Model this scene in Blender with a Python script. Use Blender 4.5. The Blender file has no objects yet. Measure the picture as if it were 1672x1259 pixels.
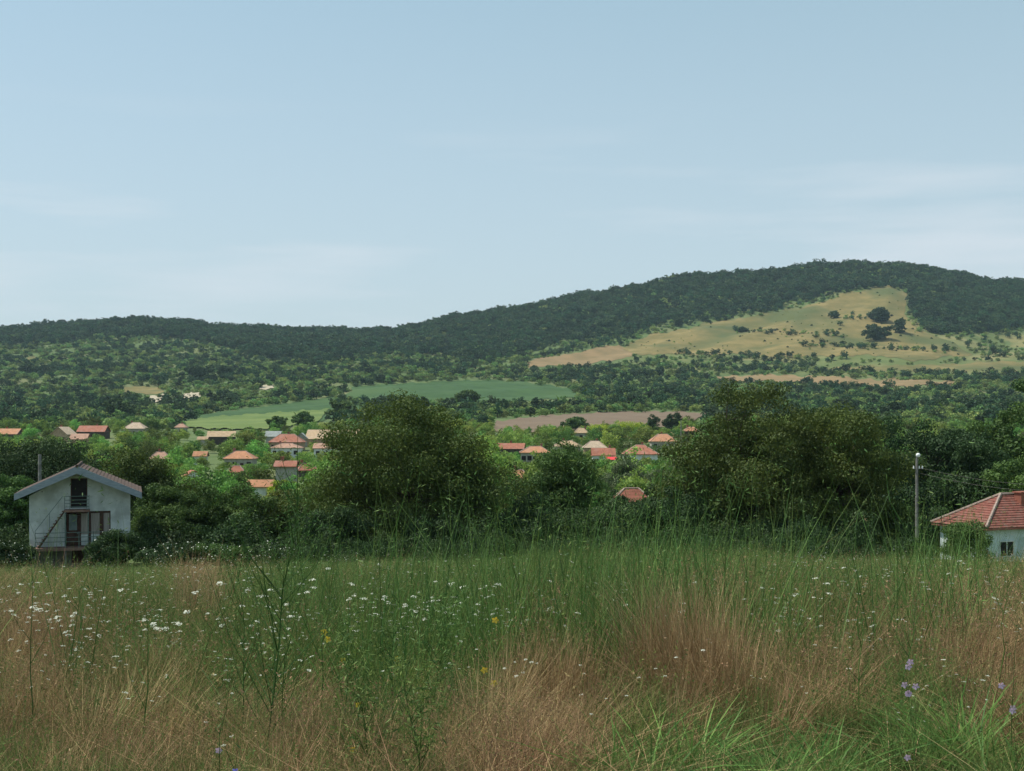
import bpy, math, random
import numpy as np
from mathutils import Vector, noise as mnoise
rng = np.random.default_rng(7); random.seed(7)
S = bpy.context.scene; C = S.collection; PI = math.pi
# ------------------------------------------------------------------ camera, sky, sun
F, U0, VH, EYE = 2018.0, 836.0, 690.0, 1.7
cam = bpy.data.objects.new('camera', bpy.data.cameras.new('camera')); C.objects.link(cam)
cam.location = (0, 0, EYE); cam.rotation_euler = (PI/2, 0, 0)
cam.data.sensor_width = 36; cam.data.lens = 36*F/1672; cam.data.shift_y = (VH-629.5)/1672
cam.data.clip_start = .1; cam.data.clip_end = 30000; S.camera = cam
SUN_EL, SUN_AZ = math.radians(60), math.radians(-76)          # azimuth measured from +Y (view direction) towards +X
w = bpy.data.worlds.new('World'); S.world = w; w.use_nodes = True
nt = w.node_tree; nt.nodes.clear()
sky = nt.nodes.new('ShaderNodeTexSky'); sky.sky_type = 'NISHITA'; sky.sun_disc = False
sky.sun_elevation = SUN_EL; sky.sun_rotation = SUN_AZ; sky.air_density = 1.0; sky.dust_density = .6; sky.ozone_density = 1.6; sky.altitude = 300
bg = nt.nodes.new('ShaderNodeBackground'); bg.inputs[1].default_value = .125
out = nt.nodes.new('ShaderNodeOutputWorld')
# thin cloud veil low over the left horizon, mixed into the sky by direction
tc = nt.nodes.new('ShaderNodeTexCoord'); mp = nt.nodes.new('ShaderNodeMapping'); mp.inputs['Scale'].default_value = (1.3, 1.3, 11)
nz = nt.nodes.new('ShaderNodeTexNoise'); nz.inputs['Scale'].default_value = 2.1; nz.inputs['Detail'].default_value = 7
rp = nt.nodes.new('ShaderNodeValToRGB'); rp.color_ramp.elements[0].position = .46; rp.color_ramp.elements[1].position = .66
rp.color_ramp.elements[0].color = (0, 0, 0, 1); rp.color_ramp.elements[1].color = (.7, .7, .7, 1)
sx = nt.nodes.new('ShaderNodeSeparateXYZ'); mr = nt.nodes.new('ShaderNodeMapRange')
mr.inputs[1].default_value = .25; mr.inputs[2].default_value = .17; mr.inputs[3].default_value = 0; mr.inputs[4].default_value = 1
mu = nt.nodes.new('ShaderNodeMath'); mu.operation = 'MULTIPLY'
mx = nt.nodes.new('ShaderNodeMix'); mx.data_type = 'RGBA'; mx.inputs[7].default_value = (5.9, 6.4, 6.9, 1)
L = nt.links.new
L(tc.outputs['Generated'], mp.inputs[0]); L(mp.outputs[0], nz.inputs[0]); L(nz.outputs[0], rp.inputs[0])
L(tc.outputs['Generated'], sx.inputs[0]); L(sx.outputs[2], mr.inputs[0]); L(rp.outputs[0], mu.inputs[0]); L(mr.outputs[0], mu.inputs[1])
vl = nt.nodes.new('ShaderNodeMix'); vl.data_type = 'RGBA'; vl.inputs[0].default_value = .38; vl.inputs[7].default_value = (5.1, 7.1, 6.8, 1); L(sky.outputs[0], vl.inputs[6])   # milky summer air
L(mu.outputs[0], mx.inputs[0]); 
hz_ = nt.nodes.new('ShaderNodeMapRange'); hz_.inputs[1].default_value = .34; hz_.inputs[2].default_value = .0; hz_.inputs[3].default_value = 0; hz_.inputs[4].default_value = .8
v2 = nt.nodes.new('ShaderNodeMix'); v2.data_type = 'RGBA'; v2.inputs[7].default_value = (4.7, 5.35, 5.9, 1); L(sx.outputs[2], hz_.inputs[0]); L(hz_.outputs[0], v2.inputs[0]); L(vl.outputs[2], v2.inputs[6])
L(v2.outputs[2], mx.inputs[6]); L(mx.outputs[2], bg.inputs[0]); L(bg.outputs[0], out.inputs[0])
sl = bpy.data.lights.new('sun', 'SUN'); sl.energy = 5.0; sl.angle = math.radians(.53); sl.color = (1, .95, .86)
so = bpy.data.objects.new('sun', sl); C.objects.link(so)
sd = Vector((math.sin(SUN_AZ)*math.cos(SUN_EL), math.cos(SUN_AZ)*math.cos(SUN_EL), math.sin(SUN_EL)))
so.rotation_euler = sd.to_track_quat('Z', 'Y').to_euler(); so.location = (0, 0, 50)
S.view_settings.view_transform = 'Standard'; S.view_settings.look = 'None'; S.view_settings.exposure = 0; S.view_settings.gamma = 1
S.cycles.max_bounces = 4; S.cycles.diffuse_bounces = 2; S.cycles.transmission_bounces = 3; S.cycles.volume_bounces = 0; S.cycles.transparent_max_bounces = 6

# ------------------------------------------------------------------ helpers
def tag(o, label=None, cat=None, group=None, kind=None):
    for k, v in (('label', label), ('category', cat), ('group', group), ('kind', kind)):
        if v: o[k] = v
    return o
def link(name, me, mat=None, parent=None):
    o = bpy.data.objects.new(name, me); C.objects.link(o)
    if mat and me and not me.materials: me.materials.append(mat)
    if parent: o.parent = parent
    return o
def empty(name, loc, rz=0):
    o = bpy.data.objects.new(name, None); C.objects.link(o); o.location = loc; o.rotation_euler = (0, 0, rz); o.empty_display_size = .5
    return o
def npmesh(name, V, Q, tint=None, smooth=False):
    """V (n,3), Q (m,k) faces of one size"""
    me = bpy.data.meshes.new(name); V = np.asarray(V, np.float32); Q = np.asarray(Q, np.int32); k = Q.shape[1]
    me.vertices.add(len(V)); me.vertices.foreach_set('co', V.ravel())
    me.loops.add(Q.size); me.loops.foreach_set('vertex_index', Q.ravel())
    me.polygons.add(len(Q)); me.polygons.foreach_set('loop_start', np.arange(0, Q.size, k, dtype=np.int32))
    if smooth: me.polygons.foreach_set('use_smooth', np.ones(len(Q), bool))
    me.update(calc_edges=True)
    if tint is not None:
        a = me.attributes.new('tint', 'FLOAT', 'POINT'); a.data.foreach_set('value', np.asarray(tint, np.float32).ravel())
    return me
class MB:
    """collects boxes, quads and tubes into one mesh"""
    def __init__(s): s.v = []; s.f = []
    def poly(s, pts):
        n = len(s.v); s.v += [tuple(p) for p in pts]; s.f.append(tuple(range(n, n+len(pts)))); return s
    def box(s, x0, x1, y0, y1, z0, z1):
        n = len(s.v); s.v += [(x, y, z) for z in (z0, z1) for x, y in ((x0, y0), (x1, y0), (x1, y1), (x0, y1))]
        s.f += [tuple(n+i for i in f) for f in ((3, 2, 1, 0), (4, 5, 6, 7), (0, 1, 5, 4), (1, 2, 6, 5), (2, 3, 7, 6), (3, 0, 4, 7))]; return s
    def prism(s, pts, off):
        """polygon pts extruded by vector off"""
        n = len(s.v); k = len(pts); off = Vector(off)
        s.v += [tuple(p) for p in pts] + [tuple(Vector(p)+off) for p in pts]
        s.f.append(tuple(range(n+k-1, n-1, -1))); s.f.append(tuple(range(n+k, n+2*k)))
        for i in range(k): j = (i+1) % k; s.f.append((n+i, n+j, n+k+j, n+k+i))
        return s
    def tube(s, pts, rs, k=7):
        pts = [Vector(p) for p in pts]; n = len(s.v)
        if not hasattr(rs, '__len__'): rs = [rs]*len(pts)
        for i, p in enumerate(pts):
            t = (pts[min(i+1, len(pts)-1)]-pts[max(i-1, 0)]).normalized()
            a = t.cross(Vector((.3, .9, .1)) if abs(t.z) > .8 else Vector((0, 0, 1))).normalized(); b = t.cross(a)
            for j in range(k):
                q = 2*PI*j/k; s.v.append(tuple(p+(a*math.cos(q)+b*math.sin(q))*rs[i]))
        for i in range(len(pts)-1):
            for j in range(k): s.f.append((n+i*k+j, n+i*k+(j+1) % k, n+(i+1)*k+(j+1) % k, n+(i+1)*k+j))
        s.f.append(tuple(n+j for j in reversed(range(k)))); m = n+(len(pts)-1)*k; s.f.append(tuple(m+j for j in range(k)))
        return s
    def ball(s, c, r, k=14, m=9):
        n = len(s.v)
        for i in range(m+1):
            th = PI*i/m
            for j in range(k): s.v.append((c[0]+r*math.sin(th)*math.cos(2*PI*j/k), c[1]+r*math.sin(th)*math.sin(2*PI*j/k), c[2]+r*math.cos(th)))
        for i in range(m):
            for j in range(k): s.f.append((n+i*k+j, n+(i+1)*k+j, n+(i+1)*k+(j+1) % k, n+i*k+(j+1) % k))
        return s
    def mesh(s, name, smooth=False):
        me = bpy.data.meshes.new(name); me.from_pydata(s.v, [], s.f); me.update()
        if smooth: me.polygons.foreach_set('use_smooth', [True]*len(me.polygons))
        return me
    def build(s, name, mat, parent=None, smooth=False): return link(name, s.mesh(name, smooth), mat, parent)

def nodes(name):
    m = bpy.data.materials.new(name); m.use_nodes = True; t = m.node_tree; t.nodes.clear()
    return m, t, t.nodes.new, t.links.new
def mat(name, c1, c2=None, scale=3, rough=.85, bump=0, detail=5, c3=None, scale3=.3, metal=0, streak=None):
    m, t, N, K = nodes(name)
    b = N('ShaderNodeBsdfPrincipled'); o = N('ShaderNodeOutputMaterial'); K(b.outputs[0], o.inputs[0])
    b.inputs['Roughness'].default_value = rough; b.inputs['Metallic'].default_value = metal; b.inputs['Specular IOR Level'].default_value = .25
    if c2 is None: c2 = tuple(x*.8 for x in c1)
    tc = N('ShaderNodeTexCoord'); vec = tc.outputs['Object']
    if streak:
        mp = N('ShaderNodeMapping'); mp.inputs['Scale'].default_value = streak; K(vec, mp.inputs[0]); vec = mp.outputs[0]
    n = N('ShaderNodeTexNoise'); n.inputs['Scale'].default_value = scale; n.inputs['Detail'].default_value = detail; n.inputs['Roughness'].default_value = .65; K(vec, n.inputs[0])
    r = N('ShaderNodeValToRGB'); r.color_ramp.elements[0].position = .36; r.color_ramp.elements[1].position = .64
    r.color_ramp.elements[0].color = (*c1, 1); r.color_ramp.elements[1].color = (*c2, 1); K(n.outputs[0], r.inputs[0]); col = r.outputs[0]
    if c3:
        n3 = N('ShaderNodeTexNoise'); n3.inputs['Scale'].default_value = scale3; n3.inputs['Detail'].default_value = 4; K(tc.outputs['Object'], n3.inputs[0])
        r3 = N('ShaderNodeValToRGB'); r3.color_ramp.elements[0].position = .5; r3.color_ramp.elements[1].position = .66; K(n3.outputs[0], r3.inputs[0])
        x = N('ShaderNodeMix'); x.data_type = 'RGBA'; K(r3.outputs[0], x.inputs[0]); K(col, x.inputs[6]); x.inputs[7].default_value = (*c3, 1); col = x.outputs[2]
    K(col, b.inputs['Base Color'])
    if bump:
        bp = N('ShaderNodeBump'); bp.inputs['Strength'].default_value = bump; bp.inputs['Distance'].default_value = .05; K(n.outputs[0], bp.inputs['Height']); K(bp.outputs[0], b.inputs['Normal'])
    return m
def leafmat(name, a, b, trans=.3, rand=.35, rough=.6, gloss=.02):
    """leaf colour runs a..b by the tint attribute, plus a per-plant brightness change"""
    m, t, N, K = nodes(name)
    at = N('ShaderNodeAttribute'); at.attribute_name = 'tint'; oi = N('ShaderNodeObjectInfo')
    x = N('ShaderNodeMix'); x.data_type = 'RGBA'; x.inputs[6].default_value = (*a, 1); x.inputs[7].default_value = (*b, 1); K(at.outputs['Fac'], x.inputs[0])
    hv = N('ShaderNodeHueSaturation'); K(x.outputs[2], hv.inputs['Color'])
    mr = N('ShaderNodeMapRange'); mr.inputs[3].default_value = 1-rand; mr.inputs[4].default_value = 1+rand; K(oi.outputs['Random'], mr.inputs[0]); K(mr.outputs[0], hv.inputs['Value'])
    m2 = N('ShaderNodeMath'); m2.operation = 'MULTIPLY'; m2.inputs[1].default_value = 7.3; K(oi.outputs['Random'], m2.inputs[0])
    m3 = N('ShaderNodeMath'); m3.operation = 'FRACT'; K(m2.outputs[0], m3.inputs[0])
    mh = N('ShaderNodeMapRange'); mh.inputs[3].default_value = .5-.03*rand/.35; mh.inputs[4].default_value = .5+.025*rand/.35; K(m3.outputs[0], mh.inputs[0]); K(mh.outputs[0], hv.inputs['Hue'])
    d = N('ShaderNodeBsdfDiffuse'); tr = N('ShaderNodeBsdfTranslucent'); K(hv.outputs[0], d.inputs[0]); K(hv.outputs[0], tr.inputs[0])
    ms = N('ShaderNodeMixShader'); ms.inputs[0].default_value = trans; K(d.outputs[0], ms.inputs[1]); K(tr.outputs[0], ms.inputs[2])
    g = N('ShaderNodeBsdfGlossy'); g.inputs['Roughness'].default_value = rough; g.inputs[0].default_value = (.8, .9, .8, 1)
    mg = N('ShaderNodeMixShader'); mg.inputs[0].default_value = gloss; K(ms.outputs[0], mg.inputs[1]); K(g.outputs[0], mg.inputs[2])
    o = N('ShaderNodeOutputMaterial'); K(mg.outputs[0], o.inputs[0])
    return m

M = {}
M['bark'] = mat('bark', (.035, .024, .017), (.09, .068, .05), 6, .95, .6)
M['plaster'] = mat('worn plaster', (.42, .46, .45), (.60, .63, .61), 1.3, .9, .25, 8, c3=(.36, .38, .36), scale3=.9)
M['plaster_blue'] = mat('pale blue plaster', (.52, .60, .60), (.64, .71, .70), 1.5, .9, .2, 7, c3=(.42, .5, .48), scale3=1.1)
M['concrete'] = mat('weathered concrete', (.13, .12, .11), (.26, .25, .23), 2.5, .95, .4, 8)
M['slab'] = mat('rusty slab edge', (.16, .085, .065), (.25, .16, .13), 3, .95, .3)
M['fascia'] = mat('blue grey painted boards', (.19, .225, .265), (.29, .325, .36), 4, .7, .2, streak=(.6, .6, 5))
M['brownwood'] = mat('dark brown paint', (.035, .016, .012), (.08, .035, .024), 5, .6, .2)
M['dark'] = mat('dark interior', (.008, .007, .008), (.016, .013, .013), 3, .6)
M['curtain'] = mat('drawn beige curtain behind glass', (.24, .21, .19), (.36, .33, .30), 2.5, .25, streak=(6, 6, .4))
M['glass'] = mat('dusty glass', (.11, .15, .16), (.2, .25, .25), 1.6, .12)
M['railing'] = mat('grey green painted steel', (.085, .125, .11), (.15, .2, .18), 8, .6, .2)
M['tile_old'] = mat('old red clay tiles', (.15, .05, .035), (.27, .105, .08), 3.5, .85, .4, 8, c3=(.2, .11, .085), scale3=2.6)
M['tile_brown'] = mat('brown lichened tiles', (.06, .042, .034), (.12, .08, .062), 5, .9, .3, 8)
M['ridge'] = mat('pale mortar ridge tiles', (.27, .2, .16), (.42, .32, .27), 6, .9, .3)
def T(n, c, k=.68): M[n] = mat(n, tuple(x*k for x in c), c, 1.1, .85, .2, 8, c3=tuple(x*.72+.06 for x in c), scale3=.35)
T('tile_orange', (.55, .27, .15)); T('tile_red', (.42, .17, .11)); T('tile_pale', (.56, .43, .31)); T('tile_pink', (.52, .31, .22)); T('tile_tan', (.52, .37, .23)); T('tile_brick', (.32, .12, .08)); T('sheet_grey', (.36, .39, .37))
M['wall_white'] = mat('white limewash', (.55, .57, .56), (.72, .73, .7), 1, .9)
M['wall_grey'] = mat('grey beige render', (.27, .26, .22), (.40, .38, .33), 1, .9)
M['wall_sand'] = mat('sandy brick', (.30, .2, .13), (.44, .31, .2), 1, .9)
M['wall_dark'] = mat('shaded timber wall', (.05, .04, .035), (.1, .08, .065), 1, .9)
M['globe'] = mat('white lamp globe', (.8, .8, .78), (.85, .85, .83), 2, .3)

# ------------------------------------------------------------------ terrain
_us = np.array([-400, 0, 320, 650, 950, 1280, 1450, 1672, 2100.])
_ds = np.array([65, 90, 120, 160, 220, 300, 400, 500, 600, 700, 900, 1100, 1300, 1500, 1700, 1900.])
_tab = np.array([[950, 950, 944, 934, 931, 930, 930, 930, 930], [918, 918, 914, 905, 903, 902, 902, 902, 902], [872]*9, [845]*9, [815]*9, [785]*9, [752]*9, [725]*9, [706]*9,
 [697, 697, 695, 690, 680, 682, 685, 685, 685], [682, 682, 680, 668, 664, 668, 668, 668, 668], [665, 662, 655, 643, 648, 650, 650, 650, 650],
 [645, 640, 632, 621, 632, 630, 628, 628, 630], [622, 615, 608, 602, 610, 605, 603, 603, 605], [600, 592, 590, 588, 580, 568, 562, 568, 575],
 [578, 568, 566, 572, 548, 525, 512, 528, 545]], float)
_ru = np.array([-500, 0, 70, 140, 210, 310, 335, 450, 560, 640, 720, 860, 1000, 1100, 1200, 1300, 1400, 1450, 1500, 1600, 1672, 2100.])
_rv = np.array([556, 547, 539, 536, 530, 528, 538, 543, 548, 549, 528, 504, 483, 462, 452, 443, 436, 436, 444, 462, 470, 520.])
def wob(x, y):
    return (np.sin(x/37+1.3)*np.cos(y/51+.4)+.6*np.sin(x/17-y/23+2)+.5*np.sin(x/91+y/77))
def ground_v(u, d):
    u = np.asarray(u, float); d = np.asarray(d, float)
    cols = np.stack([np.interp(u, _us, _tab[i]) for i in range(len(_ds))])         # (16, ...)
    r = np.interp(u, _ru, _rv)
    allv = np.concatenate([cols, [r+.38*(cols[-1]-r)], [r], [r+5], [r+90], [r+150]])
    dd = np.concatenate([_ds, [2100, 2300, 2450, 3000, 7000]])
    i = np.clip(np.searchsorted(dd, d, side='right')-1, 0, len(dd)-2)
    t = np.clip((d-dd[i])/(dd[i+1]-dd[i]), 0, 1)
    a = np.take_along_axis(allv, i[None], 0)[0]; b = np.take_along_axis(allv, (i+1)[None], 0)[0]
    # interpolate the height, not the angle
    za = (VH-a)/F*dd[i]; zb = (VH-b)/F*dd[i+1]
    return EYE+za+(zb-za)*t
def ground_z(x, d):
    x = np.atleast_1d(np.asarray(x, float)); d = np.atleast_1d(np.asarray(d, float)); x, d = np.broadcast_arrays(x, d)
    de = np.maximum(d, 65.); u = x/de*F+U0
    far = ground_v(np.clip(u, -900, 2500), de)
    z65 = ground_v(np.clip(x/np.maximum(d, 4.)*F+U0, -200, 1900), np.full(x.shape, 65.))
    near = np.where(d < 65, z65*np.clip(d, -20, 65)/65, far)
    return near+wob(x*3, d*3)*.05*np.clip(d/10, 0, 1)+wob(x, d)*np.clip((d-300)/2200, 0, 1)*5
def gz(x, d): return float(ground_z(x, d)[0])
_dl = np.concatenate([np.arange(66, 400, 4), np.arange(400, 2300, 12)])
def d_at(u, v):
    """distance at which the terrain shows at photo pixel (u, v)"""
    z = ground_z((u-U0)/F*_dl, _dl); vv = np.minimum.accumulate(VH-(z-EYE)/_dl*F)
    return float(np.interp(-v, -vv, _dl))
def to_uv(x, d, z): return x/d*F+U0, VH-(z-EYE)/d*F
dg = np.concatenate([[-30, -10], np.arange(0, 65, 1.5), np.arange(65, 400, 5), np.arange(400, 2600, 14), [2700, 3000, 4000, 7000]])
sg = np.linspace(-1, 1, 241); X = sg[None, :]*(40+.95*np.maximum(dg, 0))[:, None]; D = np.repeat(dg[:, None], len(sg), 1)
Z = ground_z(X, D)
nr, nc = X.shape; idx = np.arange(nr*nc).reshape(nr, nc)
Q = np.stack([idx[:-1, :-1], idx[:-1, 1:], idx[1:, 1:], idx[1:, :-1]], -1).reshape(-1, 4)
M['earth'] = mat('dry earth and scrub ground', (.07, .115, .034), (.11, .15, .05), .08, .95, 0, 8, c3=(.14, .15, .06), scale3=.012)
M['soil'] = mat('field soil', (.035, .028, .018), (.08, .06, .036), 4, .95, .6, 8)
hills = link('hills_and_valley', npmesh('terrain', np.stack([X, D, Z], -1).reshape(-1, 3), Q, smooth=True), M['earth'])
tag(hills, 'wide valley floor rising to wooded hills', None, None, 'structure')
sx_ = np.linspace(-1, 1, 60); df = np.linspace(-8, 66, 50)
X = sx_[None, :]*(14+.6*np.maximum(df, 0))[:, None]; D = np.repeat(df[:, None], 60, 1); Z = ground_z(X, D)+.02
idx = np.arange(3000).reshape(50, 60); Q = np.stack([idx[:-1, :-1], idx[:-1, 1:], idx[1:, 1:], idx[1:, :-1]], -1).reshape(-1, 4)
link('meadow_ground', npmesh('meadow', np.stack([X, D, Z], -1).reshape(-1, 3), Q, smooth=True), M['soil'])['kind'] = 'structure'

def inside(poly, u, v):
    u = np.asarray(u); v = np.asarray(v); r = np.zeros(np.broadcast(u, v).shape, bool); n = len(poly)
    for i in range(n):
        (a, b), (c, d) = poly[i], poly[(i+1) % n]
        if b == d: continue
        r ^= ((b > v) != (d > v)) & (u < (c-a)*(v-b)/(d-b)+a)
    return r
FIELDS = {
 'green': [(285, 700), (290, 690), (330, 676), (430, 664), (540, 648), (575, 640), (572, 632), (640, 627), (740, 622), (805, 620), (860, 624), (900, 629), (945, 638), (940, 650), (860, 655), (800, 658), (760, 660), (600, 668), (520, 690), (440, 703)],
 'crop_sunlit': [(289, 699), (293, 691), (340, 682), (430, 676), (500, 671), (540, 668), (520, 690), (440, 702), (360, 703)],  # sunlit part of the same crop
 'brown': [(800, 706), (810, 688), (900, 678), (1000, 673), (1110, 672), (1160, 676), (1120, 692), (1040, 706)],
 'gold': [(1030, 557), (1060, 548), (1160, 527), (1270, 508), (1360, 490), (1375, 478), (1450, 466), (1483, 478), (1478, 515), (1500, 540), (1560, 560), (1590, 580), (1500, 590), (1400, 580), (1300, 585), (1200, 580), (1130, 580), (1050, 580), (1015, 572)],
 'olive': [(1010, 600), (1020, 582), (1100, 562), (1180, 540), (1480, 500), (1530, 545), (1600, 548), (1780, 545), (1780, 618), (1480, 628), (1300, 610), (1160, 611)],
 'strip': [(858, 600), (862, 588), (930, 577), (1010, 562), (1040, 575), (1020, 588), (930, 598)],
 'terrace': [(1165, 623), (1170, 613), (1300, 612), (1400, 618), (1560, 622), (1560, 632), (1400, 633), (1290, 626)],
 'ledge': [(1300, 603), (1420, 597), (1672, 592), (1760, 600), (1672, 606), (1480, 607)],
 'edge': [(1560, 598), (1600, 590), (1720, 590), (1720, 604), (1610, 606)],
 'glade': [(195, 640), (205, 631), (262, 632), (270, 642), (240, 645)],
 'clearing': [(40, 590), (45, 582), (68, 583), (66, 591)],
 'bare_a': [(239, 658), (243, 647), (268, 644), (270, 656)],
 'bare_b': [(296, 653), (300, 642), (328, 639), (328, 650)],
 'bare_c': [(422, 637), (426, 628), (446, 628), (448, 636)],
 'yard': [(960, 716), (1040, 700), (1160, 696), (1150, 712), (1060, 720)],
}
def field(key, name, m, lift=.35):
    P = FIELDS[key]; us = [p[0] for p in P]; vs = [p[1] for p in P]
    uu = (min(us)+max(us))/2
    d0 = min(d_at(u, max(vs)) for u in us)-10; d1 = max(d_at(u, min(vs)) for u in us)+10
    nu = int((max(us)-min(us))/1.5)+2; nd = int(min(220, max(30, (d1-d0)/4)))
    U = np.linspace(min(us)-1, max(us)+1, nu); Dd = np.linspace(d0, d1, nd)
    UU, DD = np.meshgrid(U, Dd); XX = (UU-U0)/F*DD; ZZ = ground_z(XX, DD)
    VV = VH-(ZZ-EYE)/DD*F; jit = 1.6*np.sin(UU/7)+1.0*np.sin(UU/3.1+DD/30)+(2.4*np.sin(UU/17+DD/90)+1.6*np.sin(UU/5.3-DD/50) if key in ('gold', 'olive', 'strip', 'terrace') else 0)
    ins = inside(P, UU, VV+jit*.6)
    idx = np.arange(nu*nd).reshape(nd, nu)
    Q = np.stack([idx[:-1, :-1], idx[:-1, 1:], idx[1:, 1:], idx[1:, :-1]], -1)
    k = ins[:-1, :-1] & ins[1:, 1:] & ins[:-1, 1:] & ins[1:, :-1]; Q = Q[k]
    used, inv = np.unique(Q, return_inverse=True)
    V = np.stack([XX, DD, ZZ+lift], -1).reshape(-1, 3)[used]
    o = link(name, npmesh(name, V, inv.reshape(-1, 4), smooth=True), m); o['kind'] = 'structure'; return o
M['crop'] = mat('green crop', (.028, .070, .016), (.044, .098, .024), .05, .9, 0, 6, c3=(.055, .105, .028), scale3=.012)
M['ploughed'] = mat('ploughed soil', (.12, .084, .055), (.20, .145, .095), .25, .95, 0, 6, streak=(.25, 2.2, 1))
M['golden'] = mat('dry golden grass', (.135, .118, .038), (.235, .18, .068), .035, .95, 0, 9, c3=(.085, .10, .032), scale3=.009)  # olive noise patches put cloud shade into the grass colour
M['pinkish'] = mat('dry pinkish grass', (.175, .13, .058), (.26, .175, .085), .03, .95, 0, 7)
M['sandy'] = mat('bare sandy ground', (.36, .31, .22), (.46, .39, .28), .1, .95)
field('green', 'crop_field', M['crop']); field('brown', 'ploughed_field', M['ploughed']); M['crop_l'] = mat('sunlit crop tone', (.085, .135, .028), (.14, .185, .045), .03, .9, 0, 6); field('crop_sunlit', 'sunlit_crop_field', M['crop_l'], .8); M['olivegrass'] = mat('olive rough grass', (.085, .12, .036), (.13, .155, .05), .04, .95, 0, 9, c3=(.20, .185, .075), scale3=.012)  # paler crop sheet carries the sunlight in its colour
field('olive', 'rough_slope', M['olivegrass'], .2); field('gold', 'golden_pasture', M['golden'], .6)
for k in ('strip', 'terrace'): field(k, 'dry_pasture', M['pinkish'])
for k in ('ledge', 'edge', 'glade', 'clearing', 'yard'): field(k, 'dry_meadow', M['golden'])
for k in ('bare_a', 'bare_b', 'bare_c'): field(k, 'sandy_clearing', M['sandy'], .8)

# ------------------------------------------------------------------ foliage makers
def unit(n, r=rng):
    v = r.normal(size=(n, 3)); return v/np.linalg.norm(v, axis=1)[:, None]
def leafquads(P, Nn, l, wd, r=rng):
    n = len(P); t = np.cross(Nn, unit(n, r)); t /= np.linalg.norm(t, axis=1)[:, None]+1e-9; b = np.cross(Nn, t)
    s = r.uniform(.65, 1.35, (n, 1)); a = t*l*.5*s; c = b*wd*.5*s
    V = np.stack([P-a, P-c+a*.1, P+a, P+c+a*.1], 1).reshape(-1, 3); return V, np.arange(4*n).reshape(n, 4)
def crown(seed, rx, ry, rz, zc, nclump, nleaf, l, wd, cr=.3, flat=-1., hollow=.45, skirt=0):
    """leaf clumps spread through an uneven ellipsoid; zc is the centre height, flat cuts the underside"""
    r = np.random.default_rng(seed); R = (rx+ry+rz)/3
    dirs = unit(nclump*3, r); dirs = dirs[dirs[:, 2] > flat][:nclump]; k = len(dirs)
    ph = r.uniform(0, 6, 6)
    env = 1+.17*np.sin(dirs[:, 0]*4+ph[0])+.13*np.sin(dirs[:, 1]*5+ph[1])+.12*np.sin(dirs[:, 2]*6+ph[2]+dirs[:, 0]*3)
    rad = (r.uniform(0, 1, k)**hollow)*env*(1-cr*.55)
    if skirt: lo = dirs[:, 2] < 0; dirs[lo, :2] /= (np.sqrt(1-dirs[lo, 2:3]**2)+.05)**skirt
    cc = dirs*rad[:, None]*np.array([rx, ry, rz]); cc[:, 2] += zc
    cs = R*cr*r.uniform(.55, 1.35, k); ct = r.uniform(-.22, .22, k)
    pick = r.choice(k, nleaf, p=cs**2/np.sum(cs**2)); dd = unit(nleaf, r); dd[:, 2] = dd[:, 2]*.8+.12
    P = cc[pick]+dd*cs[pick][:, None]*r.uniform(.55, 1.12, (nleaf, 1))*np.array([1.1, 1.1, .8])
    Nn = dd+.75*unit(nleaf, r); Nn /= np.linalg.norm(Nn, axis=1)[:, None]
    V, Qf = leafquads(P, Nn, l, wd, r); tint = np.clip(.5+ct[pick]+r.normal(0, .2, nleaf), 0, 1)
    return V, Qf, np.repeat(tint, 4), cc, cs
def limbs(seed, cc, H, r0, n=14, fork=.28):
    r = np.random.default_rng(seed); mb = MB(); top = Vector((r.uniform(-.3, .3), r.uniform(-.3, .3), H*fork))
    mb.tube([(0, 0, -.4), (.03, 0, .1), top*.5, top], [r0*1.35, r0*1.05, r0*.9, r0*.75], 8)
    pick = r.choice(len(cc), min(n, len(cc)), replace=False)
    for i in pick:
        e = Vector(cc[i]); b = Vector((top.x*.8, top.y*.8, top.z*r.uniform(.6, 1)))
        m1 = b.lerp(e, .35)+Vector((r.normal(), r.normal(), r.uniform(0, 1)))*H*.04; m2 = b.lerp(e, .7)+Vector((r.normal(), r.normal(), r.normal()))*H*.03
        mb.tube([b, m1, m2, e], [r0*.5, r0*.32, r0*.18, r0*.06], 5)
        for q in range(3):
            s = m2 if q else m1; f = s+Vector((r.normal(), r.normal(), r.uniform(-.2, 1)))*H*.1
            mb.tube([s, s.lerp(f, .5)+Vector((0, 0, H*.01)), f], [r0*.15, r0*.1, r0*.03], 4)
    return mb
M['leaf_olive'] = leafmat('olive walnut leaves', (.028, .054, .011), (.108, .142, .026), .25, .1)
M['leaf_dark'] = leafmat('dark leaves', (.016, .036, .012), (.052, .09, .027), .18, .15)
M['leaf_mid'] = leafmat('mid green leaves', (.026, .064, .016), (.12, .20, .042), .25, .15)
M['leaf_pale'] = leafmat('pale green leaves', (.05, .08, .035), (.16, .2, .09), .28, .1)
M['leaf_vil'] = leafmat('garden tree leaves', (.05, .115, .024), (.26, .38, .075), .34, .6)
M['leaf_lime'] = leafmat('lime yellow leaves', (.16, .25, .02), (.42, .50, .045), .35, .12)
M['leaf_forest'] = leafmat('oak forest leaves', (.012, .036, .017), (.060, .115, .040), .2, .55)
M['leaf_scrub'] = leafmat('hillside scrub leaves', (.06, .125, .034), (.27, .37, .105), .32, .5)
M['petal_white'] = leafmat('white petals', (.42, .46, .34), (.72, .72, .62), .2, .1)
M['petal_pink'] = leafmat('pink mallow petals', (.55, .38, .52), (.72, .55, .68), .3, .1)
M['petal_blue'] = leafmat('blue chicory petals', (.18, .2, .65), (.3, .32, .8), .3, .1)
M['petal_yellow'] = leafmat('yellow petals', (.7, .5, .04), (.8, .6, .08), .3, .1)

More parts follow.
